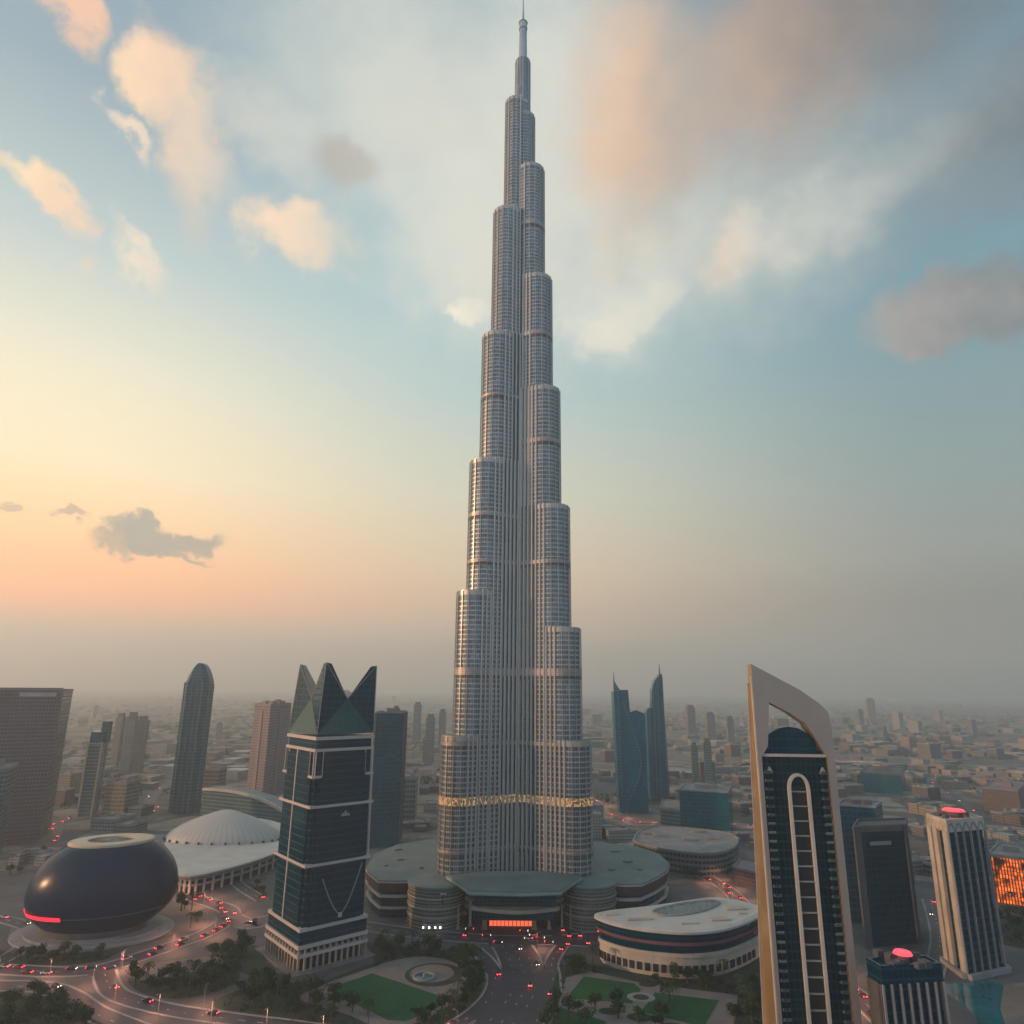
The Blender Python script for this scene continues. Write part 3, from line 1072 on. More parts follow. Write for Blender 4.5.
cr = crown.build('crown', [M['tan'], M['f_tealcrown']], ct)
for i in range(4):
    C_, T0, Va, Vb = VV[i], VV[4 + i], VV[8 + i], VV[8 + (i - 1) % 4]
    ta = tuple(T0[k] + (Va[k] - T0[k]) * .22 for k in (0, 1)) + (T0[2] - .6,)
    tb = tuple(T0[k] + (Vb[k] - T0[k]) * .22 for k in (0, 1)) + (T0[2] - .6,)
    sb = MB(); sb.v = [C_, T0, ta, tb, Va, Vb]
    sb.face((0, 1, 2, 4), 0, [(0, 0), (0, 40), (3, 40), (9, 20)])
    sb.face((0, 5, 3, 1), 0, [(18, 0), (9, 20), (15, 40), (18, 40)])
    sb.face((2, 3, 5, 4), 1)
    sb.face((1, 3, 2), 1)
    sb.build('spike', [M['f_navy'], M['tan']], cr)
mb = MB()
for i in range(4):
    if i == 2: continue
    A = Vector(VV[4 + i])
    mb.bar(A, Vector(VV[8 + i]), .4); mb.bar(A, Vector(VV[8 + (i - 1) % 4]), .4); mb.bar(Vector(VV[i]), A, .4)
mb.build('crown_edge', [M['grey']], ct)
# foot: setback storeys, colonnade, plinth
mb = MB()
mb.prism(inset(P, -.2), zb(946), zb(931) - 1.2, 0)
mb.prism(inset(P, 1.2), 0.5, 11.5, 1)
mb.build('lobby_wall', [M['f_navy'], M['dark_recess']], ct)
for i in range(4):
    k = 11
    for q in range(k):
        x, y = onwall(i, (q + .0) / k, .3)
        cb = MB(); cb.box(x, y, 0.6, 1.0, 1.0, 9.5, 0, rot=angw[i])
        cb.build('column', [M['tan']], ct)
mb = MB()
mb.loft([at_z(inset(P, -4.5), 0.0), at_z(inset(P, -4.5), 0.8)], 0)
mb.build('plinth', [M['path']], ct)

# --- frame-topped tower on the right --------------------------------------
FX, FY = 103.8, 300.0
fw_ = 32.0
rz = R(-3)
ft = thing('framed_tower', 'dark residential tower inside a pale slanting frame with a big opening at its top', 'tower', (FX, FY, 0), rz)
Zt = zat(FX, FY, 664)
dpt = 20.0
Zr = zat(FX + fw_ * cos(rz), FY + fw_ * sin(rz), 712)
# outline of the frame in local x,z
def lz(px, py):
    """local x, z on the front plane for a picture point"""
    d = ray(px, py)
    nx_, ny_ = sin(rz), -cos(rz)
    t = ((FX) * nx_ + (FY) * ny_) / (d[0] * nx_ + d[1] * ny_)
    X, Y, Z = d[0] * t, d[1] * t, CAM_H + d[2] * t
    return ((X - FX) * cos(rz) + (Y - FY) * sin(rz), Z)
fw_ = lz(834, 752)[0]
outer = [(0, 0), (0, Zt), lz(800, 690), lz(820, 704), lz(828, 712), lz(831, 724), (fw_, lz(833, 745)[1]), (fw_, 0)]
xin, xr = 1.5, fw_ - 2.9
hole = [lz(769, 702), lz(790, 713), lz(806, 724), lz(812, 733), (xr, lz(826, 757)[1])]
inner = [(xin, 0), (xin, lz(762, 757)[1]), (lz(768, 746)[0], lz(768, 746)[1])] + hole + [(xr, 0)]
mb = MB()
def extrude_xz(mb, poly, y0, y1, mi=0, mside=None):
    n = len(poly); o = len(mb.v)
    yf = y1 if callable(y1) else (lambda z: y1)
    mb.v += [(x, y0, z) for x, z in poly] + [(x, yf(z), z) for x, z in poly]
    mb.face(range(o, o + n), mi, [(x, z) for x, z in poly]); mb.face(reversed(range(o + n, o + 2 * n)), mi, [(x, z) for x, z in reversed(poly)])
    for i in range(n):
        j = (i + 1) % n
        mb.face((o + i, o + j, o + n + j, o + n + i), mi if mside is None else mside)
# frame ring as one U-shaped outline, deeper towards its foot
extrude_xz(mb, outer + list(reversed(inner)), 0, lambda z: 5.5 + 15.0 * (1 - z / Zt), 0, 1)
mb.build('frame', [M['champagne'], M['gold']], ft)
mb = MB()
mb.box(-.25, .7, 0, .5, 1.4, Zt - 5, 0)
mb.bar((-.25, 19.5, 0), (-.25, 5.6, Zt - 8), .5, 1.2, upv=(1, 0, 0))
mb.build('edge_rib', [M['cream']], ft)
# glazed body
bx0, bx1 = xin + .1, xr - .1
zs = lz(790, 756)[1]
mb = MB()
mb.box((bx0 + bx1) / 2, 1.6 + 3.7, 0, bx1 - bx0, 7.4, zs, 0)
mb.box((bx0 + bx1) / 2, 13, 0, bx1 - bx0 + 1, 13, zs * .55, 0)
mb.build('wall', [facade('dark_tower_glass', (0.002, 0.016, 0.026), (0.005, 0.025, 0.036), 2.0, 3.3, .25, .2)], ft)
mb = MB()
cxm = (bx0 + bx1) / 2 - .6
ztop = lz(790, 727)[1]
pts = [(bx0 + .4, zs + .5)]
for k in range(9):
    a_ = pi - pi * k / 8
    pts.append((cxm + (bx1 - bx0) * .42 * cos(a_), zs + 2.2 + (ztop - zs - 2.2) * sin(a_)))
pts.append((bx1 - .4, zs + .5))
extrude_xz(mb, pts, 2.6, 9.0)
for k in range(12):
    xx = bx0 + 2.2 + k * (bx1 - bx0 - 4.4) / 11
    hh = zs + 2.2 + (ztop - zs - 2.2) * sqrt(max(0, 1 - ((xx - cxm) / ((bx1 - bx0) * .42)) ** 2))
    mb.bar((xx, 2.5, zs), (xx, 2.5, hh), .25, .25)
mb.build('domed_top', [M['f_navy']], ft)
mb = MB()
mb.box((bx0 + bx1) / 2, 1.2, lz(790, 757)[1], bx1 - bx0, 1.4, 1.1, 0)
mb.build('band', [M['pink_trim']], ft)
# tall ladder arch
ax0, ax1 = lz(790, 790)[0], lz(809, 790)[0]
za_ = lz(800, 790)[1]; zp = lz(799, 775)[1]
mb = MB()
for xx in (ax0, ax1):
    mb.box(xx, .9, 0, 1.15, 1.6, za_, 0)
prev = None
xm, hw = (ax0 + ax1) / 2, (ax1 - ax0) / 2
for k in range(13):
    a_ = pi - pi * k / 12
    p_ = (xm + hw * cos(a_), .9, za_ + (zp - za_) * sin(a_) ** .9)
    if prev: mb.bar(prev, p_, 1.15, 1.5, upv=(0, 1, 0))
    prev = p_
mb.build('arch_rail', [M['white']], ft)
z = za_ - 1
while z > 1:
    mb = MB()
    mb.box(xm, 1.1, z, ax1 - ax0 - 1, 1.0, .45, 0)
    mb.build('rung', [M['grey']], ft)
    z -= 5.6
mb = MB()
mb.box(xm, 1.75, 0, ax1 - ax0 - 1.2, .5, za_ + 1, 0)
mb.build('arch_recess', [M['dark_recess']], ft)
# stacks of balconies on both sides
for q in range(38):
    z = zs - 7 - q * 3.3
    if z < 2: break
    for xx in (bx0 + 1.9, bx1 - 1.9):
        mb = MB()
        mb.box(xx, .9, z, 2.9, 1.5, .3, 0)
        mb.box(xx, .12, z + .3, 2.9, .1, .8, 1)
        mb.build('balcony', [M['dgrey'], M['f_tgrey']], ft)
for xx in (lz(768, 771)[0] + .9, lz(824, 773)[0]):
    mb = MB()
    mb.loft([[(xx - 1.3, .6, lz(790, 773)[1]), (xx + 1.3, .6, lz(790, 773)[1]), (xx + 1.3, 1.5, lz(790, 773)[1]), (xx - 1.3, 1.5, lz(790, 773)[1])],
             [(xx - .2, .8, lz(790, 768)[1]), (xx + .2, .8, lz(790, 767)[1]), (xx + .2, 1.4, lz(790, 767)[1]), (xx - .2, 1.4, lz(790, 767)[1])]], 0)
    mb.build('emblem', [M['grey']], ft)

# --- egg-shaped building -------------------------------------------------
ex, ey = g(97.5, 932)
egg = thing('egg_building', 'dark blue egg-shaped building with a pale ring and round eye on top', 'building', (ex, ey, 0), R(4))
dep = proj(ex, ey, 20)[2]
sc_ = dep / F_PX
rx_ = 69.5 * sc_
Hz = zat(ex, ey + 8, 839)
ez0 = 4.0
ryy = rx_ * .72
NA = 64
def egg_ring(t, out=0.0):
    """t 0..1 from the underside to the top ring"""
    z = ez0 + (Hz - ez0) * t
    tt = (t - .42)
    if tt < 0:
        k = sqrt(max(0.0, 1 - (tt / .55) ** 2))
    else:
        k = sqrt(max(0.0, 1 - (tt / .715) ** 2))
    pts = []
    for i in range(NA):
        a_ = 2 * pi * i / NA
        skew = -0.8 * (0.5 - t) * 2        # the bulk leans down to the left
        pts.append(((rx_ * k + out) * cos(a_) + skew, (ryy * k + out) * sin(a_), z + 0.022 * (cos(a_) * rx_ * k)))
    return pts
mb = MB()
mb.loft([egg_ring(t) for t in [i / 22 for i in range(23)]], 0, cap0=True, capm=0)
mb.build('shell', [M['navy']], egg, smooth=True)
top = egg_ring(1.0)
def sc_ring(r, k, dz_):
    mx = sum(p[0] for p in r) / len(r); my = sum(p[1] for p in r) / len(r); mz = sum(p[2] for p in r) / len(r)
    return [(mx + (p[0] - mx) * k, my + (p[1] - my) * k, mz + (p[2] - mz) * k + dz_) for p in r]
mb = MB()
mb.loft([sc_ring(top, 1.0, -.6), sc_ring(top, 1.0, 1.0), sc_ring(top, .97, 1.6), sc_ring(top, .56, 1.6), sc_ring(top, .55, -.5)], 0, cap1=False)
mb.build('top_ring', [M['ring']], egg)
mb = MB()
mb.loft([sc_ring(top, .56, -.4), sc_ring(top, .5, .6), sc_ring(top, .3, 1.0)], 0)
for k in range(10):
    a_ = pi * k / 10
    mb.box(sum(p[0] for p in top) / NA, sum(p[1] for p in top) / NA, Hz + .95, rx_ * .36, .5, .3, 1, rot=a_)
mb.build('eye', [M['dgrey'], M['grey']], egg)
mb = MB()
r_ = egg_ring(.228, .3); r2 = egg_ring(.245, .3)
mb.loft([r_, r2], 0, cap1=False)
mb.build('seam', [M['dgrey']], egg)
mb = MB()
idx = [i for i in range(NA) if R(184) < 2 * pi * i / NA < R(264)]
ra, rb = egg_ring(.215, .7), egg_ring(.265, .7)
o = len(mb.v)
for i in idx: mb.v += [ra[i], rb[i]]
for k in range(len(idx) - 1):
    mb.face((o + 2 * k, o + 2 * k + 2, o + 2 * k + 3, o + 2 * k + 1))
mb.build('red_light_strip', [M['red_glow']], egg)
mb = MB()
for kk, z0, z1, mi in ((.95, 0, 1.2, 0), (.80, 1.2, 2.4, 0), (.62, 2.4, 6.0, 1)):
    rr_ = [(rx_ * kk * 1.12 * cos(2 * pi * i / 48) - 2, ryy * kk * 1.15 * sin(2 * pi * i / 48), 0) for i in range(48)]
    mb.loft([[(x, y, z0) for x, y, _ in rr_], [(x, y, z1) for x, y, _ in rr_]], mi, capm=mi)
mb.build('base', [M['grey'], M['dgrey']], egg)

# --- white elliptical building -----------------------------------------------
ZW = 22.0
wp_px = [(596, 914), (610, 910), (647, 906), (682, 901), (711, 897), (728, 898), (747, 902), (761, 906.5), (761, 912), (747, 920), (722, 928), (691, 931), (658, 929.5), (626, 925), (604, 919)]
(ox, oy), Pw = local(smoothline(G(wp_px, ZW), 4, True))
Pw = ccw(Pw)
wb = thing('elliptical_building', 'low crescent building with a white roof and dark, purple-striped glass sides', 'building', (ox, oy, 0))
mb = MB()
lev = [(2.6, 0, 0), (2.6, 1.4, 0), (1.6, 1.4, 0), (1.6, 9.6, 0), (.9, 9.6, 0), (.9, 11.4, 0)]
mb.loft([at_z(inset(Pw, d), z) for d, z, _ in lev], 0)
mb.build('lower_wall', [M['cream']], wb)
mb = MB(); mb.loft([at_z(inset(Pw, 1.8), 11.4), at_z(inset(Pw, .9), 15.2)], 0); mb.loft([at_z(inset(Pw, .8), 16.4), at_z(inset(Pw, .3), 20.0)], 0)
mb.build('glass_wall', [M['f_navy']], wb)
mb = MB(); mb.loft([at_z(inset(Pw, .3), 15.1), at_z(inset(Pw, .15), 16.5)], 0, cap0=True)
mb.build('purple_band', [M['purple']], wb)
mb = MB()
mb.loft([at_z(inset(Pw, .5), 19.9), at_z(inset(Pw, -1.0), 20.6), at_z(inset(Pw, -1.0), 21.6), at_z(inset(Pw, 1.5), 22.2), at_z(inset(Pw, 3.2), 22.0)], 0)
mb.build('roof', [M['white']], wb)
op = [(x - ox, y - oy) for x, y in smoothline(G([(653, 912), (668, 907), (690, 903), (713, 901), (719, 904), (704, 911), (684, 915), (664, 916)], 22.0), 3, True)]
mb = MB(); mb.loft([at_z(inset(op, -.8), 21.9), at_z(inset(op, -.8), 22.7), at_z(inset(op, 0), 22.9), at_z(inset(op, .6), 22.3)], [0, 0, 0], capm=1)
for q in range(9):
    t_ = (q + 1) / 10
    a_, b_ = op[int(t_ * len(op) / 2)], op[-1 - int(t_ * len(op) / 2)]
    mb.bar((a_[0], a_[1], 22.4), (b_[0], b_[1], 22.4), .4, .3, 0)
mb.build('skylight', [M['grey'], M['f_tgrey']], wb)
for (a_, b_, w_, d_) in ((612, 914, 8, 4), (735, 908, 12, 6), (720, 919, 11, 5), (640, 919, 14, 3), (742, 913, 5, 3), (690, 923, 10, 2.5)):
    x, y = g(a_, b_, 22.2); mb = MB(); mb.box(x - ox, y - oy, 22.1, w_, d_, .5, 0, rot=R(8))
    mb.build('roof_panel', [M['cream']], wb)
Pb = inset(Pw, 1.5)
per = 0.0
for i in range(len(Pb)):
    a_, b_ = Pb[i - 1], Pb[i]
    if (a_[1] + b_[1]) / 2 > -2: continue
    L_ = hypot(b_[0] - a_[0], b_[1] - a_[1])
    if L_ < 1: continue
    an = atan2(b_[1] - a_[1], b_[0] - a_[0])
    mb = MB(); mb.box((a_[0] + b_[0]) / 2, (a_[1] + b_[1]) / 2, 2.6, L_ * .62, .9, 3.4, 0, rot=an)
    mb.build('window', [M['dark_recess']], wb)

# --- dome arena and the arched hall behind -----------------------------------------
(ox, oy), Pa = local(smoothline(G([(166, 856), (172, 870), (190, 876), (225, 869), (262, 858), (285, 846), (285, 826), (250, 818), (190, 824), (168, 838)], 12.0), 4, True))
Pa = ccw(Pa)
ar = thing('arena', 'low white-roofed arena with a ribbed pale dome behind the egg-shaped building', 'arena', (ox, oy, 0))
mb = MB()
mb.prism(inset(Pa, 3.0), 0, 8.6, 0); mb.loft([at_z(inset(Pa, 1.0), 5.0), at_z(inset(Pa, 1.0), 6.0)], 1, cap0=True)
mb.loft([at_z(inset(Pa, 1.6), 8.4), at_z(inset(Pa, .6), 10.0)], 1, cap0=True)
mb.build('wall', [M['f_navy'], M['grey']], ar)
mb = MB(); mb.loft([at_z(inset(Pa, 0), 10.6), at_z(inset(Pa, -.5), 11.4), at_z(inset(Pa, -.5), 12.2), at_z(inset(Pa, 2.5), 12.7), at_z(inset(Pa, 4), 12.8)], 0, cap0=True)
mb.build('roof', [M['white']], ar)
Pc = inset(Pa, 1.6)
for i in range(len(Pc)):
    if Pc[i][1] < 2:
        mb = MB(); mb.box(Pc[i][0], Pc[i][1], 0, 1.3, 1.3, 10.4, 0); mb.build('column', [M['cream']], ar)
dxc, dyc = g(224, 837, 14)
dxc -= ox; dyc -= oy
dr = 58 * proj(dxc + ox, dyc + oy, 14)[2] / F_PX
dh = zat(dxc + ox, dyc + oy, 809) - 12
mb = MB()
rings = []
for k in range(12):
    ph = k / 11 * R(84)
    rings.append([(dxc + dr * cos(ph) * cos(2 * pi * i / 56), dyc + dr * .50 * cos(ph) * sin(2 * pi * i / 56), 12.6 + dh * (.55 * sin(ph) + .45 * (1 - cos(ph) ** .9))) for i in range(56)])
mb.loft(rings, 0)
mb.build('dome', [M['shell']], ar, smooth=True)
mb = MB()
for i in range(28):
    a_ = 2 * pi * i / 28
    mb.box(dxc + dr * cos(a_), dyc + dr * .50 * sin(a_), 12.6, 2.2, 1.2, 2.0, 0, rot=a_)
mb.build('vent_ring', [M['dgrey']], ar)

arch_c = thing('arched_hall', 'long grey hall with a curved pale roof edge behind the white dome', 'building', (*g(245, 822), 0))
ax_, ay_ = g(245, 822)
mb = MB(); prev = None
front, topz = [], []
for k in range(15):
    t_ = k / 14
    px_ = 200 + 86 * t_
    yb = 818 + 10 * t_
    x, y = g(px_, yb)
    ytop = 789 + 3 * t_ + 22 * t_ ** 2.6
    front.append((x - ax_, y - ay_)); topz.append(zat(x, y, ytop))
for k in range(14):
    (xa, ya), (xb, yb) = front[k], front[k + 1]
    o = len(mb.v)
    mb.v += [(xa, ya, 0), (xb, yb, 0), (xb, yb, topz[k + 1]), (xa, ya, topz[k]), (xa + 3, ya + 26, 0), (xb + 3, yb + 26, 0), (xb + 3, yb + 26, topz[k + 1]), (xa + 3, ya + 26, topz[k])]
    L_ = k * 9
    mb.face((o, o + 1, o + 2, o + 3), 0, [(L_, 0), (L_ + 9, 0), (L_ + 9, topz[k + 1]), (L_, topz[k])]); mb.face((o + 3, o + 2, o + 6, o + 7), 1)
    mb.face((o + 4, o + 7, o + 6, o + 5), 0)
    if k == 0: mb.face((o, o + 3, o + 7, o + 4), 0)
    if k == 13: mb.face((o + 1, o + 5, o + 6, o + 2), 0)
mb.build('wall', [M['f_tgrey'], M['roof_grey']], arch_c)
mb = MB()
for k in range(14):
    mb.bar((front[k][0], front[k][1] - .6, topz[k]), (front[k + 1][0], front[k + 1][1] - .6, topz[k + 1]), 3.0, 2.6)
mb.build('roof_edge', [M['cream']], arch_c)

# --- plain towers ---------------------------------------------------------------
slab([(368, 849), (399, 846), (401, 838)], 713, 'glass_tower', 'dark teal flat-topped glass tower right behind the crown-topped tower', 'f_teal', trim='dgrey')
t, P_, H_ = slab([(246, 793), (262, 797), (284, 789)], 704, 'stone_tower', 'mauve-brown tower with stepped top left of the crown-topped tower', 'f_mauve', roof='mauve')
mb = MB()
for i in range(4):
    x, y = [(P_[i][k] + P_[(i + 1) % 4][k]) / 2 for k in (0, 1)]
    an = atan2(P_[(i + 1) % 4][1] - P_[i][1], P_[(i + 1) % 4][0] - P_[i][0])
    mb.box(x, y, 0, 7, 2.2, H_ - 8, 0, rot=an); mb.box(x * .8, y * .8, H_, 12, 4, 4, 0, rot=an)
mb.build('pilaster', [M['mauve']], t)

# blue tower with a pointed vault
a, b = g(168, 813), g(190, 815)
cxb, cyb = (a[0] + b[0]) / 2, (a[1] + b[1]) / 2 + 12
bt = thing('pointed_tower', 'slender blue-grey glass tower with an arched pointed top, left background', 'tower', (cxb, cyb, 0))
wd = (b[0] - a[0]) / 2
Hs, Ht = zat(cxb, cyb, 685), zat(cxb, cyb, 663)
mb = MB()
oc = [(-wd, -wd * .35), (-wd * .6, -wd * .75), (wd * .6, -wd * .75), (wd, -wd * .35), (wd, wd * .5), (-wd, wd * .5)]
mb.prism(oc, 0, Hs, 0)
mb.build('wall', [M['f_blue']], bt)
mb = MB()
rings = []
for k in range(7):
    s_ = (1 - (k / 6) ** 1.2) * .98 + .03
    rings.append([(x * s_ * .98, y * (.55 + .45 * s_), Hs + (Ht - Hs) * sin(R(90) * k / 6)) for x, y in oc])
mb.loft(rings, 0)
mb.build('vault', [M['f_blue']], bt)
mb = MB()
for xx in (-wd, -wd * .6, wd * .6, wd):
    mb.box(xx, -wd * .75 if abs(xx) < wd else -wd * .35, 0, 1.2, 1.6, Hs + 3, 0)
for xx in (-wd * .2, wd * .2):
    mb.box(xx, -wd * .75 - .4, 0, .8, 1, Hs + 2, 0)
mb.build('fin', [M['f_tgrey']], bt)

# big slab at the left edge
t, P_, H_ = slab([(-60, 850), (38, 841), (50, 830)], 690, 'slab_tower', 'broad purplish-grey slab tower cut by the left edge of the picture', 'f_slab', roof='mauve', plant=False)
mb = MB()
w_ = hypot(P_[1][0] - P_[0][0], P_[1][1] - P_[0][1]); an = atan2(P_[1][1] - P_[0][1], P_[1][0] - P_[0][0])
mb.box(-2, 0, H_ + 1, w_ * .92, 20, 1.2, 0, rot=an, cap0=True)
mb.box(-2, 2, H_ + .2, w_ * .8, 12, 1.0, 0, rot=an)
mb.build('roof_slab', [M['mauve']], t)
Pq_ = ccw(P_); iF = min(range(4), key=lambda i: (Pq_[i][1] + Pq_[(i + 1) % 4][1])); p_, q_ = Pq_[iF], Pq_[(iF + 1) % 4]
for q in range(26):
    u_ = .52 + q * .40 / 25
    cb = MB(); cb.box(p_[0] + (q_[0] - p_[0]) * u_, p_[1] + (q_[1] - p_[1]) * u_ - .3, H_ - 5.5, 1.1, .8, 3.6, 0, rot=an)
    cb.build('window', [M['cream']], t)
slab([(-45, 866), (-8, 862), (2, 853)], 770, 'glass_tower', 'blue-grey tower sliver at the left edge in front of the broad slab tower', 'f_tgrey')

# two-part tower
t, P_, H_ = slab([(77, 817), (91, 817), (97, 811)], 744, 'stepped_tower', 'blue-grey tower with a narrower raised cap between the broad slab and the egg-shaped building', 'f_tgrey', plant=False)
mb = MB()
mb.prism([(x * .92, y * .92) for x, y in P_], H_, zat(*g(77, 817), 732), 0)
mb.box(P_[1][0] * .5, 0, H_, 7, 8, zat(*g(77, 817), 722) - H_, 0)
mb.build('cap', [M['f_teal'], M['dgrey']], t)
mb = MB()
for i in range(4):
    mb.box(P_[i][0], P_[i][1], 0, 2.0, 2.0, H_ + 2, 0)
mb.build('corner_rib', [M['grey']], t)

# hazy far towers
def far_tower(x0, x1, base_y, top_y, label, wall='f_grey', cap=True, spike=0, group=None):
    a, b = g(x0, base_y), g(x1, base_y)
    w_ = b[0] - a[0]
    px_, py_ = (a[0] + b[0]) / 2, a[1]
    H = zat(px_, py_, top_y)
    t = thing('distant_tower', label, 'tower', (px_, py_, 0), R(random.uniform(-12, 12)), group)
    mb = MB(); mb.box(0, 0, 0, w_ * .8, w_ * .55, H * .93, 0); mb.box(0, 0, H * .93, w_ * .55, w_ * .4, H * .07, 0)
    mb.build('wall', [M[wall]], t)
    if spike:
        mb = MB(); mb.cyl(0, 0, H, H + spike, w_ * .05, w_ * .01, 6); mb.build('mast', [M['grey']], t)
    return t
far_tower(119, 131, 776, 712, 'narrow hazy grey tower immediately left of a taller round-topped one', 'f_grey')
t = far_tower(130, 143, 774, 716, 'hazy grey tower with a rounded cap, right one of a hazy pair', 'f_grey')
far_tower(109, 119, 770, 713, 'faint hazy tower just right of the blue-grey stepped tower', 'f_grey')
far_tower(412, 421, 742, 702, 'faint thin tower in the haze just left of the tallest skyscraper, leftmost of its cluster', 'f_tgrey')
far_tower(424, 434, 762, 714, 'faint blue-green tower in the haze just left of the tallest skyscraper', 'f_tgrey')
far_tower(437, 446, 748, 709, 'faint pale tower touching the left outline of the tallest skyscraper', 'f_grey')
far_tower(421, 433, 765, 736, 'short hazy block at the foot of the faint blue-green tower', 'f_grey')
far_tower(868, 876, 722, 698, 'tiny hazy tower on the plain near the right horizon', 'f_grey')
far_tower(858, 864, 726, 709, 'tiny hazy block left of the small tower near the right horizon', 'f_grey')
far_tower(686, 696, 735, 705, 'faint hazy tower right of the twin sail towers', 'f_grey')
far_tower(706, 716, 742, 712, 'faint broad hazy tower between the twin sail towers and the slanting frame', 'f_grey')
far_tower(727, 735, 745, 716, 'faint hazy tower close to the slanting frame', 'f_grey')
far_tower(692, 700, 786, 742, 'thin pale hazy tower behind the dark teal block', 'f_tgrey')
far_tower(705, 714, 788, 738, 'hazy see-through looking tower behind the dark teal block', 'f_tgrey')
far_tower(215, 221, 742, 722, 'tiny hazy block right of the pointed blue tower', 'f_grey')

# twin sail towers
def sail(yb, outline, label, lines):
    x_, y_ = g(outline[0][0], yb)
    t = thing('sail_tower', label, 'tower', (x_, y_, 0))
    def L2(px, py):
        d = ray(px, py); k = y_ / d[1]
        return (d[0] * k - x_, CAM_H + d[2] * k)
    pts = [L2(*q) for q in outline]
    pts[0] = (pts[0][0], 0); pts[-1] = (pts[-1][0], 0)
    w_ = pts[-1][0] - pts[0][0]
    mb = MB(); extrude_xz(mb, pts, 0, w_ * .6)
    mb.build('wall', [M['f_sail']], t)
    for ln in lines:
        mb = MB(); prev = None
        for k, q in enumerate(smoothline(ln, 5) if len(ln) > 2 else ln):
            X_, Z_ = L2(*q)
            if k == 0 and q[1] > 790: Z_ = 0
            if prev: mb.bar(prev, (X_, -.5, Z_), 1.3, 1.3, upv=(0, 1, 0))
            prev = (X_, -.5, Z_)
        mb.build('rib', [M['f_tgrey']], t)
    return t, L2
t, L2 = sail(813, [(620, 813), (613.5, 692), (618, 690), (628, 690), (630, 712), (636, 710), (645, 714), (649, 813)],
     'blue glass tower with a curved pale line down its face, left of the twin pair',
     [[(622, 812), (618, 690)], [(626, 806), (638, 780), (641, 760), (636, 740), (622, 700)]])
X_, Z_ = L2(614, 690)
mb = MB()
mb.loft([[(X_, .5, Z_ - 3), (L2(621, 690)[0], .5, Z_ - 2), (L2(621, 690)[0], 8, Z_ - 2), (X_, 8, Z_ - 3)], [(X_, 2, L2(614, 680)[1]), (X_ + 1, 2, L2(614, 681)[1]), (X_ + 1, 5, L2(614, 681)[1]), (X_, 5, L2(614, 680)[1])]], 0)
mb.cyl(X_ + .6, 3, L2(614, 682)[1], L2(614, 672)[1], .7, .2, 6)
mb.build('mast', [M['f_tgrey']], t)
t, L2 = sail(799, [(651, 799), (646.5, 712), (648, 708), (652, 708), (652, 690), (655, 680), (660, 674), (662, 674), (670, 799)],
     'slimmer blue tower rising to a needle point, right one of the twin pair',
     [[(653, 798), (649, 708)], [(657, 798), (653, 690)], [(661, 798), (657, 680)], [(668, 798), (662, 678)]])
X_, Z_ = L2(660, 674)
mb = MB(); mb.cyl(X_, 3, Z_ - 8, L2(660, 664)[1], 1.8, .3, 8); mb.build('mast', [M['f_tgrey']], t)

# dark teal block with a lower wing
t, P_, H_ = slab([(681, 832), (731, 836), (734, 826)], 790, 'office_block', 'dark teal office block in the middle distance right of the twin sail towers', 'f_teal')
t, P_, H_ = slab([(661, 829), (682, 832), (683, 822)], 808, 'office_block', 'low dark grey block joined to the left side of the teal office block', 'f_tgrey', plant=False)
# curved grey parking-like block
(ox, oy), Pq = local(smoothline(G([(634, 838), (636, 842), (665, 849), (700, 853), (726, 851), (738, 843), (733, 834), (700, 829), (660, 826), (640, 830)], 17.0), 2, True))
cb_ = thing('curved_block', 'grey curved multi-storey block with open floors beside the grey-green roof', 'building', (ox, oy, 0))
mb = MB()
Pq = ccw(Pq)
mb.prism(inset(Pq, 1.0), 0, 16.2, 0)
mb.build('wall', [facade('open_floors', (0.02, 0.025, 0.03), (0.15, 0.17, 0.175), 3.2, 3.9, .25, .2)], cb_)
mb = MB()
for z in (3.3, 7.2, 11.1, 15.0):
    mb.loft([at_z(Pq, z), at_z(Pq, z + 1.3)], 0, cap0=True)
mb.build('floor_slab', [plain('dull_slab_edge', (0.12, 0.145, 0.15), .7)], cb_)
mb = MB(); mb.loft([at_z(inset(Pq, -.3), 16.2), at_z(inset(Pq, -.3), 17.4), at_z(inset(Pq, 1.2), 17.4), at_z(inset(Pq, 1.2), 16.6)], 0)
for (a_, b_, w1, w2) in ((660, 836, 12, 8), (690, 840, 12, 7), (712, 838, 10, 12), (648, 834, 7, 5), (700, 832, 12, 4)):
    x, y = g(a_, b_, 17); mb.box(x - ox, y - oy, 16.6, w1, w2, 1.8, 0, rot=R(-6))
mb.build('roof', [M['roof_grey']], cb_)

# blue towers behind the framed tower
t, P_, H_ = slab([(848, 922), (889, 927), (895, 917)], 805, 'glass_tower', 'blue glass tower with two shafts beside the slanting frame, behind the dark blue slab', 'f_blue', plant=False, roof='grey')
mb = MB(); mb.box(0.5, -9, 0, 5, 5, H_ + 4, 0); mb.box(0.5, 2, H_, 12, 9, 3, 0)
mb.build('stair_shaft', [M['mauve']], t)
t, P_, H_ = slab([(866, 948), (920, 944), (921, 931)], 828, 'glass_slab', 'dark blue flat slab building with a grey frame, right of the slanting frame tower', 'f_deep', plant=False, roof='dgrey')
mb = MB()
P2 = ccw(P_)
iF = min(range(4), key=lambda i: P2[i][1] + P2[i][0] * .3); P2 = P2[iF:] + P2[:iF]
an = atan2(P2[1][1] - P2[0][1], P2[1][0] - P2[0][0]); w_ = hypot(P2[1][0] - P2[0][0], P2[1][1] - P2[0][1])
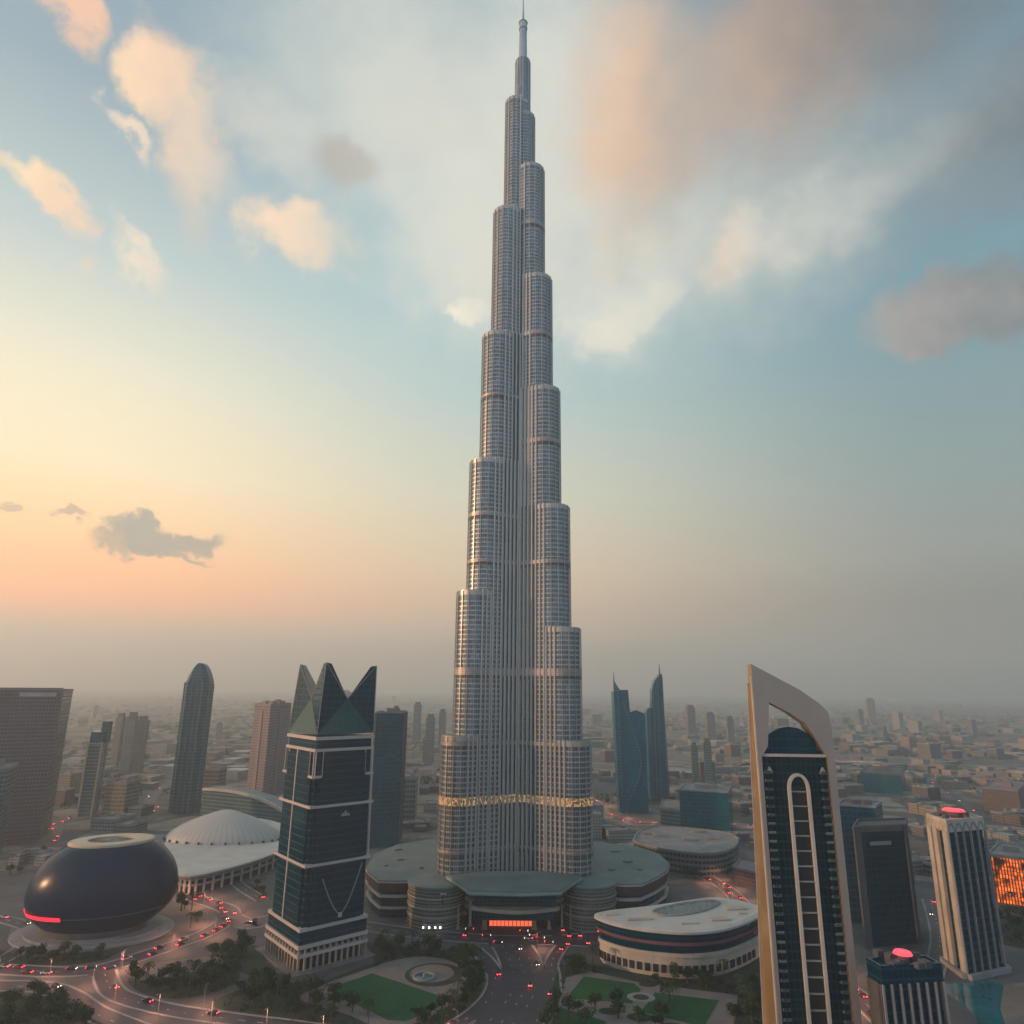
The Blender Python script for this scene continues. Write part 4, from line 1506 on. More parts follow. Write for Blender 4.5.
def fr(u_, z0, wid, h, d_=1.4, out=.6):
    x = P2[0][0] + cos(an) * u_ + sin(an) * out; y = P2[0][1] + sin(an) * u_ - cos(an) * out
    mb.box(x, y, z0, wid, d_, h, 0, rot=an)
fr(1.6, 0, 4.4, H_ + 1); fr(w_ - .9, 0, 1.8, H_ + 1); fr(w_ / 2, H_ - 2.2, w_ - 6, 3.0)
mb.build('frame', [M['dgrey']], t)
mb = MB(); fr(w_ * .47, H_ - 9.5, 14, 1.9, 1.0, .4)
mb.build('name_panel', [M['grey']], t)

# striped tower with red roof light
def striped(a4, top, label, n, arch, rl=5.6):
    a, b, c = [g(*p) for p in a4]
    d = (a[0] + c[0] - b[0], a[1] + c[1] - b[1])
    (ox, oy), P = local([a, b, c, d]); P = ccw(P)
    iF = min(range(4), key=lambda i: P[i][1] ); P = P[iF:] + P[:iF]
    H = zat(b[0], b[1], top)
    t = thing('striped_tower', label, 'tower', (ox, oy, 0))
    mb = MB(); mb.prism(inset(P, 1.0), 0, H - 2, 0); mb.build('wall', [M['f_navy']], t)
    for i in range(4):
        p, q = P[i], P[(i + 1) % 4]
        an = atan2(q[1] - p[1], q[0] - p[0]); L_ = hypot(q[0] - p[0], q[1] - p[1])
        k = n if L_ > 18 else max(3, n - 1)
        for j in range(k + 1):
            u_ = L_ * j / k
            wid = 1.0
            if i == 3:
                if arch and j not in (0, 2, k): continue
                wid = 4.2 if arch else 1.6
                u_ = min(max(u_, wid / 2), L_ - wid / 2)
            cb = MB(); cb.box(p[0] + cos(an) * u_, p[1] + sin(an) * u_, 0, wid if i == 3 else .75, 1.6 if i == 3 else 1.1, H - 6, 0, rot=an)
            cb.build('pilaster', [M[('cream' if arch else 'dgrey') if i == 3 else 'grey']], t)
        if arch:
            ab = MB()
            for j in range(k):
                pr = None
                for s_ in range(7):
                    uu = L_ * (j + s_ / 6) / k
                    pt = (p[0] + cos(an) * uu, p[1] + sin(an) * uu, H - 6.5 + 4.5 * (1 - abs(s_ / 3 - 1) ** 1.8))
                    if pr: ab.bar(pr, pt, .75, 1.0)
                    pr = pt
            ab.build('arch', [M[('cream' if arch else 'dgrey') if i == 3 else 'grey']], t)
    mb = MB(); Pi = inset(P, 1.0)
    mb.loft([at_z(inset(P, -.1), H - 6.2), at_z(inset(P, -.1), H), at_z(Pi, H), at_z(Pi, H - 1)], 0)
    for q in range(9):
        mb.box(random.uniform(-8, 8), random.uniform(-6, 6), H - 1, random.uniform(2, 5), random.uniform(2, 4), random.uniform(1, 3), 1, rot=.3)
    mb.build('roof', [M['cream' if arch else 'f_navy'], M['dgrey']], t)
    mb = MB(); mb.cyl(0, 0, H + 2.2, H + 3.0, rl, rl * .85, 24, 0, cap0=True); mb.build('red_roof_light', [M['beacon']], t)
    mb = MB(); mb.cyl(0, 0, H - 1, H + 2.2, rl * .6, rl * .6, 12, 0); mb.build('light_base', [M['dgrey']], t)
    for i in range(4):
        p, q = P[i], P[(i + 1) % 4]
        an = atan2(q[1] - p[1], q[0] - p[0]); L_ = hypot(q[0] - p[0], q[1] - p[1])
        mb = MB(); mb.box((p[0] + q[0]) / 2 + sin(an) * 1.6, (p[1] + q[1]) / 2 - cos(an) * 1.6, 0, L_ + 1, 2.2, 2.4, 0, rot=an)
        mb.build('entrance_canopy', [M['grey']], t)
    return t, P, H
striped([(946, 963), (968, 979), (1006, 971)], 820, 'tall beige and dark striped tower with arched bays and a red light on its roof', 5, True)
striped([(880, 1085), (895, 1098), (958, 1093)], 966, 'shorter dark striped tower in the bottom right corner with a red light on its roof', 7, False, 3.4)
# orange-lit block
t, P_, H_ = slab([(994, 902), (1034, 908), (1042, 893)], 855, 'lit_block', 'low block glowing orange from its windows at the right edge', 'f_orange', roof='roof_grey', cat='building')

slab([(862, 792), (902, 795), (906, 786)], 773, 'wide_block', 'wide dark teal low block on the plain beyond the slanting frame tower', 'f_teal', roof='dgrey', cat='building')
slab([(985, 812), (1022, 816), (1030, 806)], 788, 'brick_block', 'reddish square block near the right edge above the orange-lit building', 'f_brick', roof='mauve', cat='building')
slab([(734, 884), (757, 890), (764, 879)], 868, 'brown_block', 'low brown building on the curve between podium and slanting frame tower', 'f_brick', roof='mauve', cat='building', plant=False)

# ------------------------------------------------------------------ ground of the district
sheet('paving', G([(-420, 884), (250, 872), (380, 884), (700, 884), (1500, 900), (2400, 1250), (-1500, 1250)]), 0.03, M['paving'])
roads = [
    ('road', [(-30, 968), (10, 970), (60, 972), (100, 969), (140, 957), (175, 945), (205, 934), (226, 921), (229, 911), (214, 904), (196, 898), (200, 889), (222, 878), (244, 868), (262, 860)], 11, 'egg'),
    ('road', [(104, 968), (107, 982), (116, 994), (140, 1003), (180, 1012), (230, 1019), (300, 1028), (380, 1040)], 9, 'loop'),
    ('road', [(-40, 986), (0, 986), (45, 988), (70, 997), (92, 1012), (130, 1028), (180, 1045)], 10, 'corner'),
    ('road', [(226, 916), (250, 925), (262, 921), (300, 916), (350, 924), (420, 934), (500, 940), (570, 941), (640, 948)], 13, 'forecourt'),
    ('road', [(512, 946), (519, 958), (524, 975), (522, 995), (510, 1012), (490, 1035), (460, 1060)], 21, 'avenue'),
    ('road', [(470, 946), (486, 960), (495, 975), (493, 992), (478, 1010), (450, 1030), (420, 1050)], 7, 'avenue side'),
    ('road', [(562, 946), (552, 962), (553, 978), (552, 1000), (536, 1022), (515, 1050)], 6, 'avenue side'),
    ('road', [(640, 948), (600, 936), (560, 940)], 10, 'forecourt'),
    ('road', [(660, 862), (690, 871), (712, 880), (728, 890), (742, 904), (760, 925), (790, 950), (850, 990), (900, 1040)], 10, 'right curve'),
    ('road', [(560, 790), (592, 800), (603, 812), (622, 820), (650, 824), (690, 822), (760, 826)], 12, 'far bend'),
    ('road', [(-60, 828), (40, 845), (60, 822), (90, 812), (140, 806), (200, 812)], 12, 'left far'),
    ('road', [(-40, 915), (10, 921), (40, 935), (20, 950), (0, 962)], 8, 'egg back'),
    ('road', [(262, 900), (240, 886), (232, 876), (262, 868)], 7, 'link'),
    ('road', [(930, 900), (940, 940), (930, 985), (915, 1040)], 8, 'right edge'),
    ('road', [(1060, 925), (1010, 915), (985, 900), (980, 880), (990, 850), (960, 800), (900, 770), (800, 745)], 10, 'far right'),
    ('road', [(150, 812), (160, 790), (220, 765), (330, 745), (440, 738)], 14, 'far left avenue'),
]
lines = []
for name, px, wd, key in roads:
    lines.append((smoothline(G(px), 8), wd, key))
rz_ = 0.06
for k, (ln, wd, key) in enumerate(lines):
    mb = MB()
    ribbon(mb, ln, -wd / 2, wd / 2, rz_ + k * 0.012)
    struct(mb.build('road', M['asphalt']))


def in_other(p, k, pad=0.0):
    return any(j != k and near_line(p, l2) < w2 / 2 + pad for j, (l2, w2, _) in enumerate(lines))


kb, mk = MB(), MB()
for k, (ln, wd, key) in enumerate(lines[:10] + lines[11:14]):
    k = k if k < 10 else k + 1
    for s_ in (-1, 1):
        n = len(ln)
        run = []
        for i in range(n):
            a = ln[max(0, i - 1)]; b = ln[min(n - 1, i + 1)]
            d = (b[0] - a[0], b[1] - a[1]); l = hypot(*d) or 1
            p = (ln[i][0] - d[1] / l * s_ * (wd / 2 + .6), ln[i][1] + d[0] / l * s_ * (wd / 2 + .6))
            if in_other(p, k, 0.5):
                if len(run) > 1: ribbon(kb, run, -.55, .55, 0.03, 0.30)
                run = []
            else:
                run.append(p)
        if len(run) > 1: ribbon(kb, run, -.55, .55, 0.03, 0.30)
    # broken centre lines
    acc = 0.0
    lanes = [0] if wd < 15 else [-5.2, 0, 5.2]
    for i in range(len(ln) - 1):
        (xa, ya), (xb, yb) = ln[i], ln[i + 1]
        L_ = hypot(xb - xa, yb - ya)
        if L_ < .1: continue
        ux, uy = (xb - xa) / L_, (yb - ya) / L_
        q = (-acc) % 9.0
        while q < L_:
            p = (xa + ux * q, ya + uy * q)
            if not in_other(p, k, 1):
                for o_ in lanes:
                    e = min(q + 3.6, L_)
                    ribbon(mk, [(p[0] - uy * o_, p[1] + ux * o_), (xa + ux * e - uy * o_, ya + uy * e + ux * o_)], -.16, .16, rz_ + k * 0.012 + .02)
            q += 9.0
        acc += L_
struct(kb.build('kerb', M['kerb']))
struct(mk.build('road_marking', M['mark']))

# lawns, verges, paths ----------------------------------------------------------
Z1 = 0.31
def area(name, px, mat, z, smooth=0, kind='structure'):
    P_ = G(px)
    if smooth: P_ = smoothline(P_, smooth, True)
    sheet(name, P_, z, M[mat], kind)
    return P_
BEDS = []
garden_l = area('path', [(300, 1000), (322, 986), (372, 968), (390, 962), (420, 957), (452, 962), (466, 976), (466, 990), (450, 1006), (415, 1024), (385, 1032), (350, 1016)], 'path', .26, 4)
lawn1 = area('lawn', [(326, 990), (372, 974), (400, 983), (450, 1000), (430, 1013), (405, 1022), (388, 1021)], 'lawn', Z1)
BEDS.append(area('verge', [(205, 958), (245, 946), (265, 950), (268, 966), (300, 986), (360, 968), (374, 962), (368, 948), (372, 943), (420, 949), (452, 953), (468, 962), (480, 976), (482, 990), (470, 1006), (440, 1026), (400, 1046), (330, 1040), (270, 1018), (215, 1008), (228, 994), (262, 985), (240, 972)], 'verge', .22, 3))
BEDS.append(area('verge', [(128, 978), (150, 982), (215, 970), (240, 976), (226, 988), (190, 998), (160, 998), (135, 990)], 'verge', .24, 3))
area('soil', [(146, 966), (180, 960), (215, 957), (222, 964), (190, 974), (155, 978)], 'soil', .25, 3)
area('soil', [(10, 930), (30, 926), (42, 938), (34, 950), (12, 950)], 'soil', .12, 3)
area('soil', [(160, 905), (200, 907), (218, 914), (205, 928), (165, 936), (140, 936)], 'soil', .2, 3)
BEDS.append(area('verge', [(-30, 1000), (20, 996), (55, 1000), (80, 1014), (110, 1030), (100, 1060), (-60, 1060)], 'verge', .2, 3))
BEDS.append(area('verge', [(-10, 948), (30, 958), (60, 953), (100, 952), (135, 940), (120, 952), (95, 962), (50, 966), (-10, 962)], 'verge', .2, 3))
BEDS.append(area('verge', [(236, 882), (262, 888), (266, 898), (246, 894)], 'verge', .2, 2))
# fountain court
fc = G([(434, 976)])[0]
def disc_area(name, px, py, rxp, mat, z, k=1.0):
    c_ = g(px, py); r = rxp * proj(c_[0], c_[1], 0)[2] / F_PX
    sheet(name, [(c_[0] + r * cos(2 * pi * i / 40), c_[1] + r * k * sin(2 * pi * i / 40)) for i in range(40)], z, M[mat])
    return c_, r
disc_area('path', 434, 975, 33, 'path', .34)
disc_area('verge', 434, 975, 29, 'verge', .36)
disc_area('paving', 432, 974, 22, 'soil', .38)
(cfx, cfy), rf = disc_area('water', 424, 978, 9, 'water', .44)
mb = MB()
mb.loft([[((cfx + (rf + d) * cos(2 * pi * i / 32)), (cfy + (rf + d) * sin(2 * pi * i / 32)), z) for i in range(32)] for d, z in ((1.2, .3), (1.2, 1.1), (.2, 1.1), (.2, .4))], 0, cap1=False)
mb.cyl(cfx, cfy, .4, 2.2, .8, .4, 10)
tag(mb.build('fountain_basin', M['kerb']), 'round stone fountain basin with teal water by the big left lawn', 'fountain')
# right garden
area('path', [(564, 972), (590, 968), (640, 976), (700, 986), (765, 996), (780, 1030), (760, 1060), (540, 1060), (548, 1024)], 'path', .22)
area('lawn', [(584, 977), (634, 984), (641, 990), (632, 1004), (566, 999)], 'lawn', Z1)
area('lawn', [(655, 993), (719, 1001), (704, 1028), (640, 1012), (646, 1006)], 'lawn', Z1)
area('lawn', [(560, 1008), (606, 1022), (600, 1050), (540, 1042)], 'lawn', Z1)
disc_area('path', 641, 998, 14, 'kerb', .345, .8)
disc_area('verge', 641, 998, 8, 'verge', .37, .8)
for (a_, b_, r_) in ((648, 985, 9), (610, 1012, 11), (640, 1018, 13), (672, 1028, 14), (690, 988, 5)):
    disc_area('verge', a_, b_, r_, 'verge', .35, .7)
BEDS.append(area('verge', [(560, 966), (575, 962), (640, 974), (700, 982), (770, 990), (772, 1000), (700, 991), (640, 983), (590, 972), (566, 978), (558, 1006), (545, 1030), (548, 1000)], 'verge', .28, 1))
BEDS.append(area('verge', [(738, 996), (772, 1000), (785, 1050), (730, 1050)], 'verge', .29))
BEDS.append(area('verge', [(700, 965), (760, 960), (775, 985), (710, 982)], 'verge', .27, 2))
BEDS.append(area('verge', [(985, 905), (1060, 915), (1060, 950), (1005, 945), (990, 930)], 'verge', .1, 2))
area('water', [(946, 985), (985, 980), (1002, 984), (1006, 1000), (1002, 1050), (984, 1050), (975, 1015), (952, 998)], 'water', .14, 2)
area('soil', [(1004, 985), (1060, 990), (1060, 1050), (1010, 1040)], 'soil', .16, 2)

# ------------------------------------------------------------------ leaves
def leaf_cloud(mb, cx_, cy_, cz, rx_, ry_, rz2, n, size, rnd):
    for _ in range(n):
        while True:
            a, b, c = rnd.uniform(-1, 1), rnd.uniform(-1, 1), rnd.uniform(-1, 1)
            d = a * a + b * b + c * c
            if .25 < d < 1: break
        p = Vector((cx_ + a * rx_, cy_ + b * ry_, cz + c * rz2))
        n1_ = Vector((rnd.uniform(-1, 1), rnd.uniform(-1, 1), rnd.uniform(-.4, 1))).normalized()
        t1 = n1_.orthogonal().normalized(); t2 = n1_.cross(t1)
        s = size * rnd.uniform(.6, 1.4)
        q = [p + t1 * s, p + t2 * s * .8, p - t1 * s * .9, p - t2 * s * .7]
        o = len(mb.v); mb.v += [tuple(v) for v in q]
        mb.face((o, o + 1, o + 2, o + 3))


def tree_proto(seed, h, rad, kind):
    rnd = random.Random(seed)
    tr, cr_ = MB(), MB()
    if kind == 'palm':
        px_ = 0
        rings = []
        for k in range(6):
            t_ = k / 5
            rings.append([(sin(t_ * 1.2) * .5 + (.28 - .1 * t_) * cos(2 * pi * i / 7), (.28 - .1 * t_) * sin(2 * pi * i / 7), h * t_) for i in range(7)])
        tr.loft(rings, 0)
        tx = sin(1.2) * .5
        for k in range(15):
            a = 2 * pi * k / 15 + rnd.uniform(-.2, .2)
            upk = rnd.uniform(-.1, .9)
            prev = None
            for j in range(6):
                q = j / 5
                r_ = rad * q
                z = h + rad * (.55 * upk * q - .75 * q * q + .1)
                wd_ = .45 * (1 - q * .8)
                L_ = (tx + cos(a) * r_ - sin(a) * wd_, sin(a) * r_ + cos(a) * wd_, z - .12)
                R_ = (tx + cos(a) * r_ + sin(a) * wd_, sin(a) * r_ - cos(a) * wd_, z - .12)
                C_ = (tx + cos(a) * r_, sin(a) * r_, z + .1)
                if prev:
                    o = len(cr_.v); cr_.v += [prev[0], prev[1], prev[2], L_, R_, C_]
                    cr_.face((o, o + 2, o + 5, o + 3)); cr_.face((o + 2, o + 1, o + 4, o + 5))
                prev = (L_, R_, C_)
        return tr, cr_
    rings = []
    for k in range(4):
        t_ = k / 3
        rings.append([((.42 - .2 * t_) * cos(2 * pi * i / 7), (.42 - .2 * t_) * sin(2 * pi * i / 7), h * .55 * t_) for i in range(7)])
    tr.loft(rings, 0)
    for k in range(5):
        a = 2 * pi * k / 5 + rnd.uniform(-.4, .4)
        tr.bar((0, 0, h * .4), (cos(a) * rad * .55, sin(a) * rad * .55, h * rnd.uniform(.6, .78)), .2, .2)
    for k in range(9):
        a = rnd.uniform(0, 2 * pi); r_ = rad * rnd.uniform(.15, .65)
        s = rad * rnd.uniform(.35, .6)
        leaf_cloud(cr_, cos(a) * r_, sin(a) * r_, h * rnd.uniform(.52, .86), s, s, s * .75, 52, .42, rnd)
    return tr, cr_


def copy_tree(o, parent=None):
    c_ = o.copy(); COL.objects.link(c_)
    c_.parent = parent
    for ch in o.children:
        copy_tree(ch, c_)
    return c_


protos = []
for sd_, h, rad, kd in ((1, 8.0, 4.0, 'round'), (2, 6.5, 3.6, 'round'), (3, 10.0, 4.4, 'round'), (4, 9.0, 3.6, 'palm')):
    t = thing('palm_tree' if kd == 'palm' else 'leafy_tree', 'tree', 'tree', (0, 0, 0))
    a_, b_ = tree_proto(sd_, h, rad, kd)
    a_.build('trunk', [M['bark']], t); b_.build('crown', [M['palm' if kd == 'palm' else 'leaf']], t)
    protos.append(t)
used = set()
FOOT = []
ALLP = [o for o in S.objects if o.parent is None and o.type == 'EMPTY' and o.get('category') and o not in protos]
bpy.context.view_layer.update()
for o in ALLP:
    xs, ys = [], []
    for ch in o.children_recursive:
        if ch.type == 'MESH':
            for c8 in ch.bound_box:
                v_ = ch.matrix_world @ Vector(c8)
                xs.append(v_.x); ys.append(v_.y)
    if xs: FOOT.append((min(xs), max(xs), min(ys), max(ys)))


def free(x, y, pad=2.0, rpad=1.0):
    if any(a - pad < x < b + pad and c_ - pad < y < d + pad for a, b, c_, d in FOOT): return False
    return not any(near_line((x, y), ln) < wd / 2 + rpad for ln, wd, _ in lines)


def put_tree(x, y, label, group, kinds, smin=.7, smax=1.15):
    k = random.choice(kinds)
    if k in used:
        t = copy_tree(protos[k])
    else:
        t = protos[k]; used.add(k)
    s = random.uniform(smin, smax)
    t.location = (x, y, .1); t.rotation_euler = (0, 0, random.uniform(0, 6.28)); t.scale = (s, s, s * random.uniform(.9, 1.1))
    t['label'] = ('palm tree ' if k == 3 else 'dark leafy tree ') + label
    t['group'] = group
    return t


def belt(px, n, label, group, kinds=(0, 1, 2, 0, 1, 3), gap=4.6, smin=.7, smax=1.15):
    P_ = G(px); pts = []
    x0, x1 = min(p[0] for p in P_), max(p[0] for p in P_); y0, y1 = min(p[1] for p in P_), max(p[1] for p in P_)
    tries = 0
    while len(pts) < n and tries < 4000:
        tries += 1
        p = (random.uniform(x0, x1), random.uniform(y0, y1))
        if not inside(p, P_) or not free(*p, 1.5, 2.5): continue
        if inside(p, lawn1): continue
        q = proj(p[0], p[1], 4)
        if not (-5 < q[0] < 1029 and q[1] < 1026): continue
        if any(hypot(p[0] - a, p[1] - b) < gap for a, b in pts): continue
        pts.append(p)
    TREEPOS.extend(pts)
    for p in pts: put_tree(p[0], p[1], label, group, kinds, smin, smax)
    return pts
TREES = 0
TREEPOS = []
for px, n, lab in (
    ([(128, 976), (215, 972), (240, 978), (226, 992), (190, 1000), (135, 992)], 26, 'in the planted island inside the looping road at lower left'),
    ([(205, 960), (245, 948), (264, 956), (268, 972), (240, 978)], 10, 'in the hedge belt left of the crown-topped tower'),
    ([(225, 998), (262, 984), (300, 990), (322, 992), (388, 1024), (330, 1036), (270, 1020)], 30, 'in the dark planting in front of the crown-topped tower'),
    ([(366, 946), (400, 948), (455, 955), (462, 962), (420, 955), (372, 962)], 18, 'in the row behind the round fountain court'),
    ([(455, 958), (470, 962), (484, 978), (484, 992), (468, 1008), (440, 1028), (410, 1024), (450, 1008), (468, 992)], 26, 'in the curved belt between fountain court and avenue'),
    ([(-10, 1000), (55, 1002), (82, 1016), (100, 1036), (-20, 1040)], 22, 'in the planting at the bottom left corner'),
    ([(0, 950), (60, 954), (100, 953), (132, 942), (100, 962), (50, 966), (0, 960)], 12, 'on the verge in front of the egg-shaped building'),
    ([(560, 967), (640, 976), (770, 992), (770, 999), (700, 990), (640, 982), (590, 973), (566, 976)], 20, 'in the long hedge row in front of the white-roofed crescent building'),
    ([(545, 1030), (550, 985), (562, 978), (560, 1005), (552, 1030)], 7, 'at the left end of the right-hand garden'),
    ([(560, 1010), (720, 1000), (740, 1030), (560, 1030)], 12, 'among the paths of the right-hand garden'),
    ([(738, 996), (772, 1000), (775, 1026), (730, 1026)], 10, 'beside the foot of the slanting frame tower'),
    ([(985, 905), (1030, 915), (1030, 950), (1005, 945)], 12, 'in the clump behind the tall striped tower'),
    ([(170, 905), (215, 912), (205, 926), (165, 934)], 5, 'on the sandy ground right of the egg-shaped building'),
    ([(240, 882), (262, 888), (264, 898), (246, 895)], 5, 'on the small verge left of the crown-topped tower'),
    ([(372, 920), (412, 928), (412, 932), (372, 926)], 5, 'along the left foot of the round podium'),
    ([(60, 870), (120, 850), (10, 855), (0, 880)], 12, 'on the open ground behind the egg-shaped building'),
    ([(640, 872), (720, 884), (700, 878), (668, 876)], 5, 'beside the curving road right of the podium'),
):
    k_ = belt(px, n, lab, 'trees ' + lab)
    TREES += len(k_)
print('trees', TREES)
for k in range(4):
    if k not in used: put_tree(*g(300, 1005), 'in the dark planting in front of the crown-topped tower', 'spare', [k])

# low clipped undergrowth in the beds
mb = MB()
rnd = random.Random(5)
for P_ in BEDS:
    x0, x1 = min(p[0] for p in P_), max(p[0] for p in P_); y0, y1 = min(p[1] for p in P_), max(p[1] for p in P_)
    for _ in range(int((x1 - x0) * (y1 - y0) / 14)):
        p = (rnd.uniform(x0, x1), rnd.uniform(y0, y1))
        if inside(p, P_) and free(p[0], p[1], .5, .5) and not inside(p, lawn1) and not inside(p, garden_l):
            s = rnd.uniform(.6, 1.7)
            leaf_cloud(mb, p[0], p[1], .3 + s * .4, s, s, s * .6, 9, .42, rnd)
struct(mb.build('shrubbery', M['shrub']), 'stuff')

# ------------------------------------------------------------------ traffic
def car_proto(col, name):
    t = thing('car', 'car', 'car', (0, 0, 0))
    mb = MB()
    prof = [(-2.3, .35), (-2.3, .85), (-2.1, 1.0), (-1.2, 1.02), (1.0, 1.0), (2.1, .85), (2.3, .65), (2.3, .35)]
    extrude_xz_y(mb, prof, -.92, .92)
    mb.build('body', [plain(name, col, .3, metal=.3, spec=.5)], t)
    mb = MB()
    mb.loft([[(-1.75, -.85, 1.0), (1.15, -.85, 1.0), (1.15, .85, 1.0), (-1.75, .85, 1.0)], [(-1.3, -.68, 1.48), (.45, -.68, 1.48), (.45, .68, 1.48), (-1.3, .68, 1.48)]], 0)
    mb.build('cabin', [M['f_podium']], t)
    for sx in (-1.45, 1.45):
        for sy in (-.9, .9):
            mb = MB()
            mb.loft([[(sx + .34 * cos(2 * pi * i / 10), sy + d, .36 + .34 * sin(2 * pi * i / 10)) for i in range(10)] for d in (-.12, .12)], 0, cap0=True)
            mb.build('wheel', [M['dark_recess']], t)
    for sy in (-.66, .66):
        mb = MB(); mb.box(-2.33, sy, .62, .08, .42, .22, 0); mb.build('tail_light', [M['tail']], t)
        mb = MB(); mb.box(2.33, sy, .52, .08, .36, .18, 0); mb.build('head_light', [M['head']], t)
    return t


def extrude_xz_y(mb, poly, y0, y1):
    n = len(poly); o = len(mb.v)
    mb.v += [(x, y0, z) for x, z in poly] + [(x, y1, z) for x, z in poly]
    mb.face(range(o, o + n)); mb.face(reversed(range(o + n, o + 2 * n)))
    for i in range(n):
        j = (i + 1) % n
        mb.face((o + i, o + n + i, o + n + j, o + j))


cars = [car_proto((.5, .5, .5), 'pale_car_paint'), car_proto((.04, .045, .05), 'dark_car_paint'), car_proto((.28, .05, .05), 'red_car_paint')]
cnames = ['pale', 'dark', 'red']
cused = set()
taken = []
def put_car(x, y, z, ang, lab, grp):
    k = random.choice([0, 0, 1, 1, 2])
    if k in cused: t = copy_tree(cars[k])
    else: t = cars[k]; cused.add(k)
    t.location = (x, y, z); t.rotation_euler = (0, 0, ang)
    t['label'] = cnames[k] + ' car ' + lab
    t['group'] = grp
    taken.append((x, y))
desc = {'egg': 'in the red-lit queue on the S-bend between egg-shaped building and arena', 'loop': 'on the looping road at the lower left', 'corner': 'on the wide bend at the bottom left corner',
        'forecourt': 'on the forecourt road in front of the podium', 'avenue': 'on the broad avenue leading to the tall tower', 'avenue side': 'on a narrow lane beside the avenue', 'right curve': 'on the curving road right of the podium',
        'far bend': 'on the bend at the foot of the twin sail towers', 'left far': 'on the far road behind the egg-shaped building', 'egg back': 'on the small road left of the egg-shaped building', 'link': 'on the link road left of the crown-topped tower',
        'right edge': 'on the lane beside the dark blue slab', 'far right': 'on the far road behind the striped tower', 'far left avenue': 'on the far straight road in the left haze'}
step = {'egg': 7.5, 'loop': 34, 'corner': 44, 'forecourt': 40, 'avenue': 34, 'avenue side': 40, 'right curve': 9, 'far bend': 24, 'left far': 22, 'egg back': 26, 'link': 26, 'right edge': 40, 'far right': 60, 'far left avenue': 70}
for k, (ln, wd, key) in enumerate(lines):
    acc, nxt = 0.0, 5.0
    for i in range(len(ln) - 1):
        (xa, ya), (xb, yb) = ln[i], ln[i + 1]
        L_ = hypot(xb - xa, yb - ya)
        while L_ > 0 and nxt < acc + L_:
            q = nxt - acc
            ux, uy = (xb - xa) / L_, (yb - ya) / L_
            side = random.choice([-1, 1]) if wd < 15 else random.choice([-1.6, -.6, .6, 1.6])
            off = side * wd * .24
            x, y = xa + ux * q - uy * off, ya + uy * q + ux * off
            nxt += step[key] * random.uniform(.6, 1.5)
            pr = proj(x, y, 1)
            if not (0 < pr[0] < 1024 and pr[1] < 1022): continue
            if any(hypot(x - a, y - b) < 5.5 for a, b in taken): continue
            if any(a < x < b and c_ < y < d for a, b, c_, d in FOOT): continue
            away = uy > 0
            red = key in ('egg', 'right curve', 'far bend', 'left far') or random.random() < .5
            ang = atan2(uy, ux)
            if (red and not away) or (not red and away): ang += pi     # rear lamps face the viewer
            put_car(x, y, rz_ + k * .012 + .01, ang, desc[key], 'cars ' + desc[key])
        acc += L_
for _ in range(22):
    px, py = random.uniform(455, 600), random.uniform(930, 945)
    x, y = g(px, py)
    if any(hypot(x - a, y - b) < 5.2 for a, b in taken): continue
    if any(a < x < b and c_ < y < d for a, b, c_, d in FOOT[2:]): continue
    put_car(x, y, .28, random.choice([0, pi]) + random.uniform(-.2, .2) if random.random() < .6 else pi / 2 + random.uniform(-.3, .3), 'pulled up on the paved forecourt before the lit entrance', 'cars before the lit entrance')
for k in range(3):
    if k not in cused: put_car(*g(505, 1000), .3, 1.6, desc['avenue'], 'cars on the avenue')
print('cars', len(taken))

# street lamps; those along the bends added to put a glow on the roads
def lamp_proto():
    t = thing('street_lamp', 'lamp', 'street lamp', (0, 0, 0))
    mb = MB(); mb.cyl(0, 0, 0, 8.5, .14, .08, 8); mb.build('pole', [M['grey']], t)
    mb = MB(); mb.bar((0, 0, 8.4), (1.5, 0, 8.7), .1); mb.build('arm', [M['grey']], t)
    mb = MB(); mb.box(1.7, 0, 8.62, .9, .5, .14, 0); hd = mb.build('lamp_head', [M['grey']], t)
    mb = MB(); o_ = [(1.4, -.18, 8.61), (2.0, -.18, 8.61), (2.0, .18, 8.61), (1.4, .18, 8.61)]; mb.v = o_; mb.face((3, 2, 1, 0)); mb.build('lens', [M['lamp_lens']], hd)
    return t
lp = lamp_proto(); first = True
for key, gap, lab in (('forecourt', 34, 'along the forecourt road'), ('avenue', 34, 'along the broad avenue to the tall tower'), ('egg', 13, 'along the S-bend by the egg-shaped building'), ('loop', 13, 'along the looping road at lower left'), ('right curve', 13, 'along the curving road right of the podium'), ('far bend', 22, 'along the bend at the foot of the twin towers')):
    for k, (ln, wd, kk) in enumerate(lines):
        if kk != key: continue
        acc, nxt, sgn = 0.0, 8.0, 1
        for i in range(len(ln) - 1):
            (xa, ya), (xb, yb) = ln[i], ln[i + 1]
            L_ = hypot(xb - xa, yb - ya)
            while L_ > 0 and nxt < acc + L_:
                q = nxt - acc; ux, uy = (xb - xa) / L_, (yb - ya) / L_
                off = sgn * (wd / 2 + 1.8)
                x, y = xa + ux * q - uy * off, ya + uy * q + ux * off
                nxt += gap; sgn = -sgn
                pr = proj(x, y, 8)
                if not (0 < pr[0] < 1024 and pr[1] < 1020) or in_other((x, y), k, 1) or not free(x, y, 1, .5) or any(hypot(x - a, y - b) < 6.5 for a, b in TREEPOS): continue
                t = lp if first else copy_tree(lp); first = False
                t.location = (x, y, .05); t.rotation_euler = (0, 0, atan2(uy, ux) - pi / 2 * sgn)
                t['label'] = 'slim street lamp ' + lab; t['group'] = 'street lamps ' + lab
            acc += L_

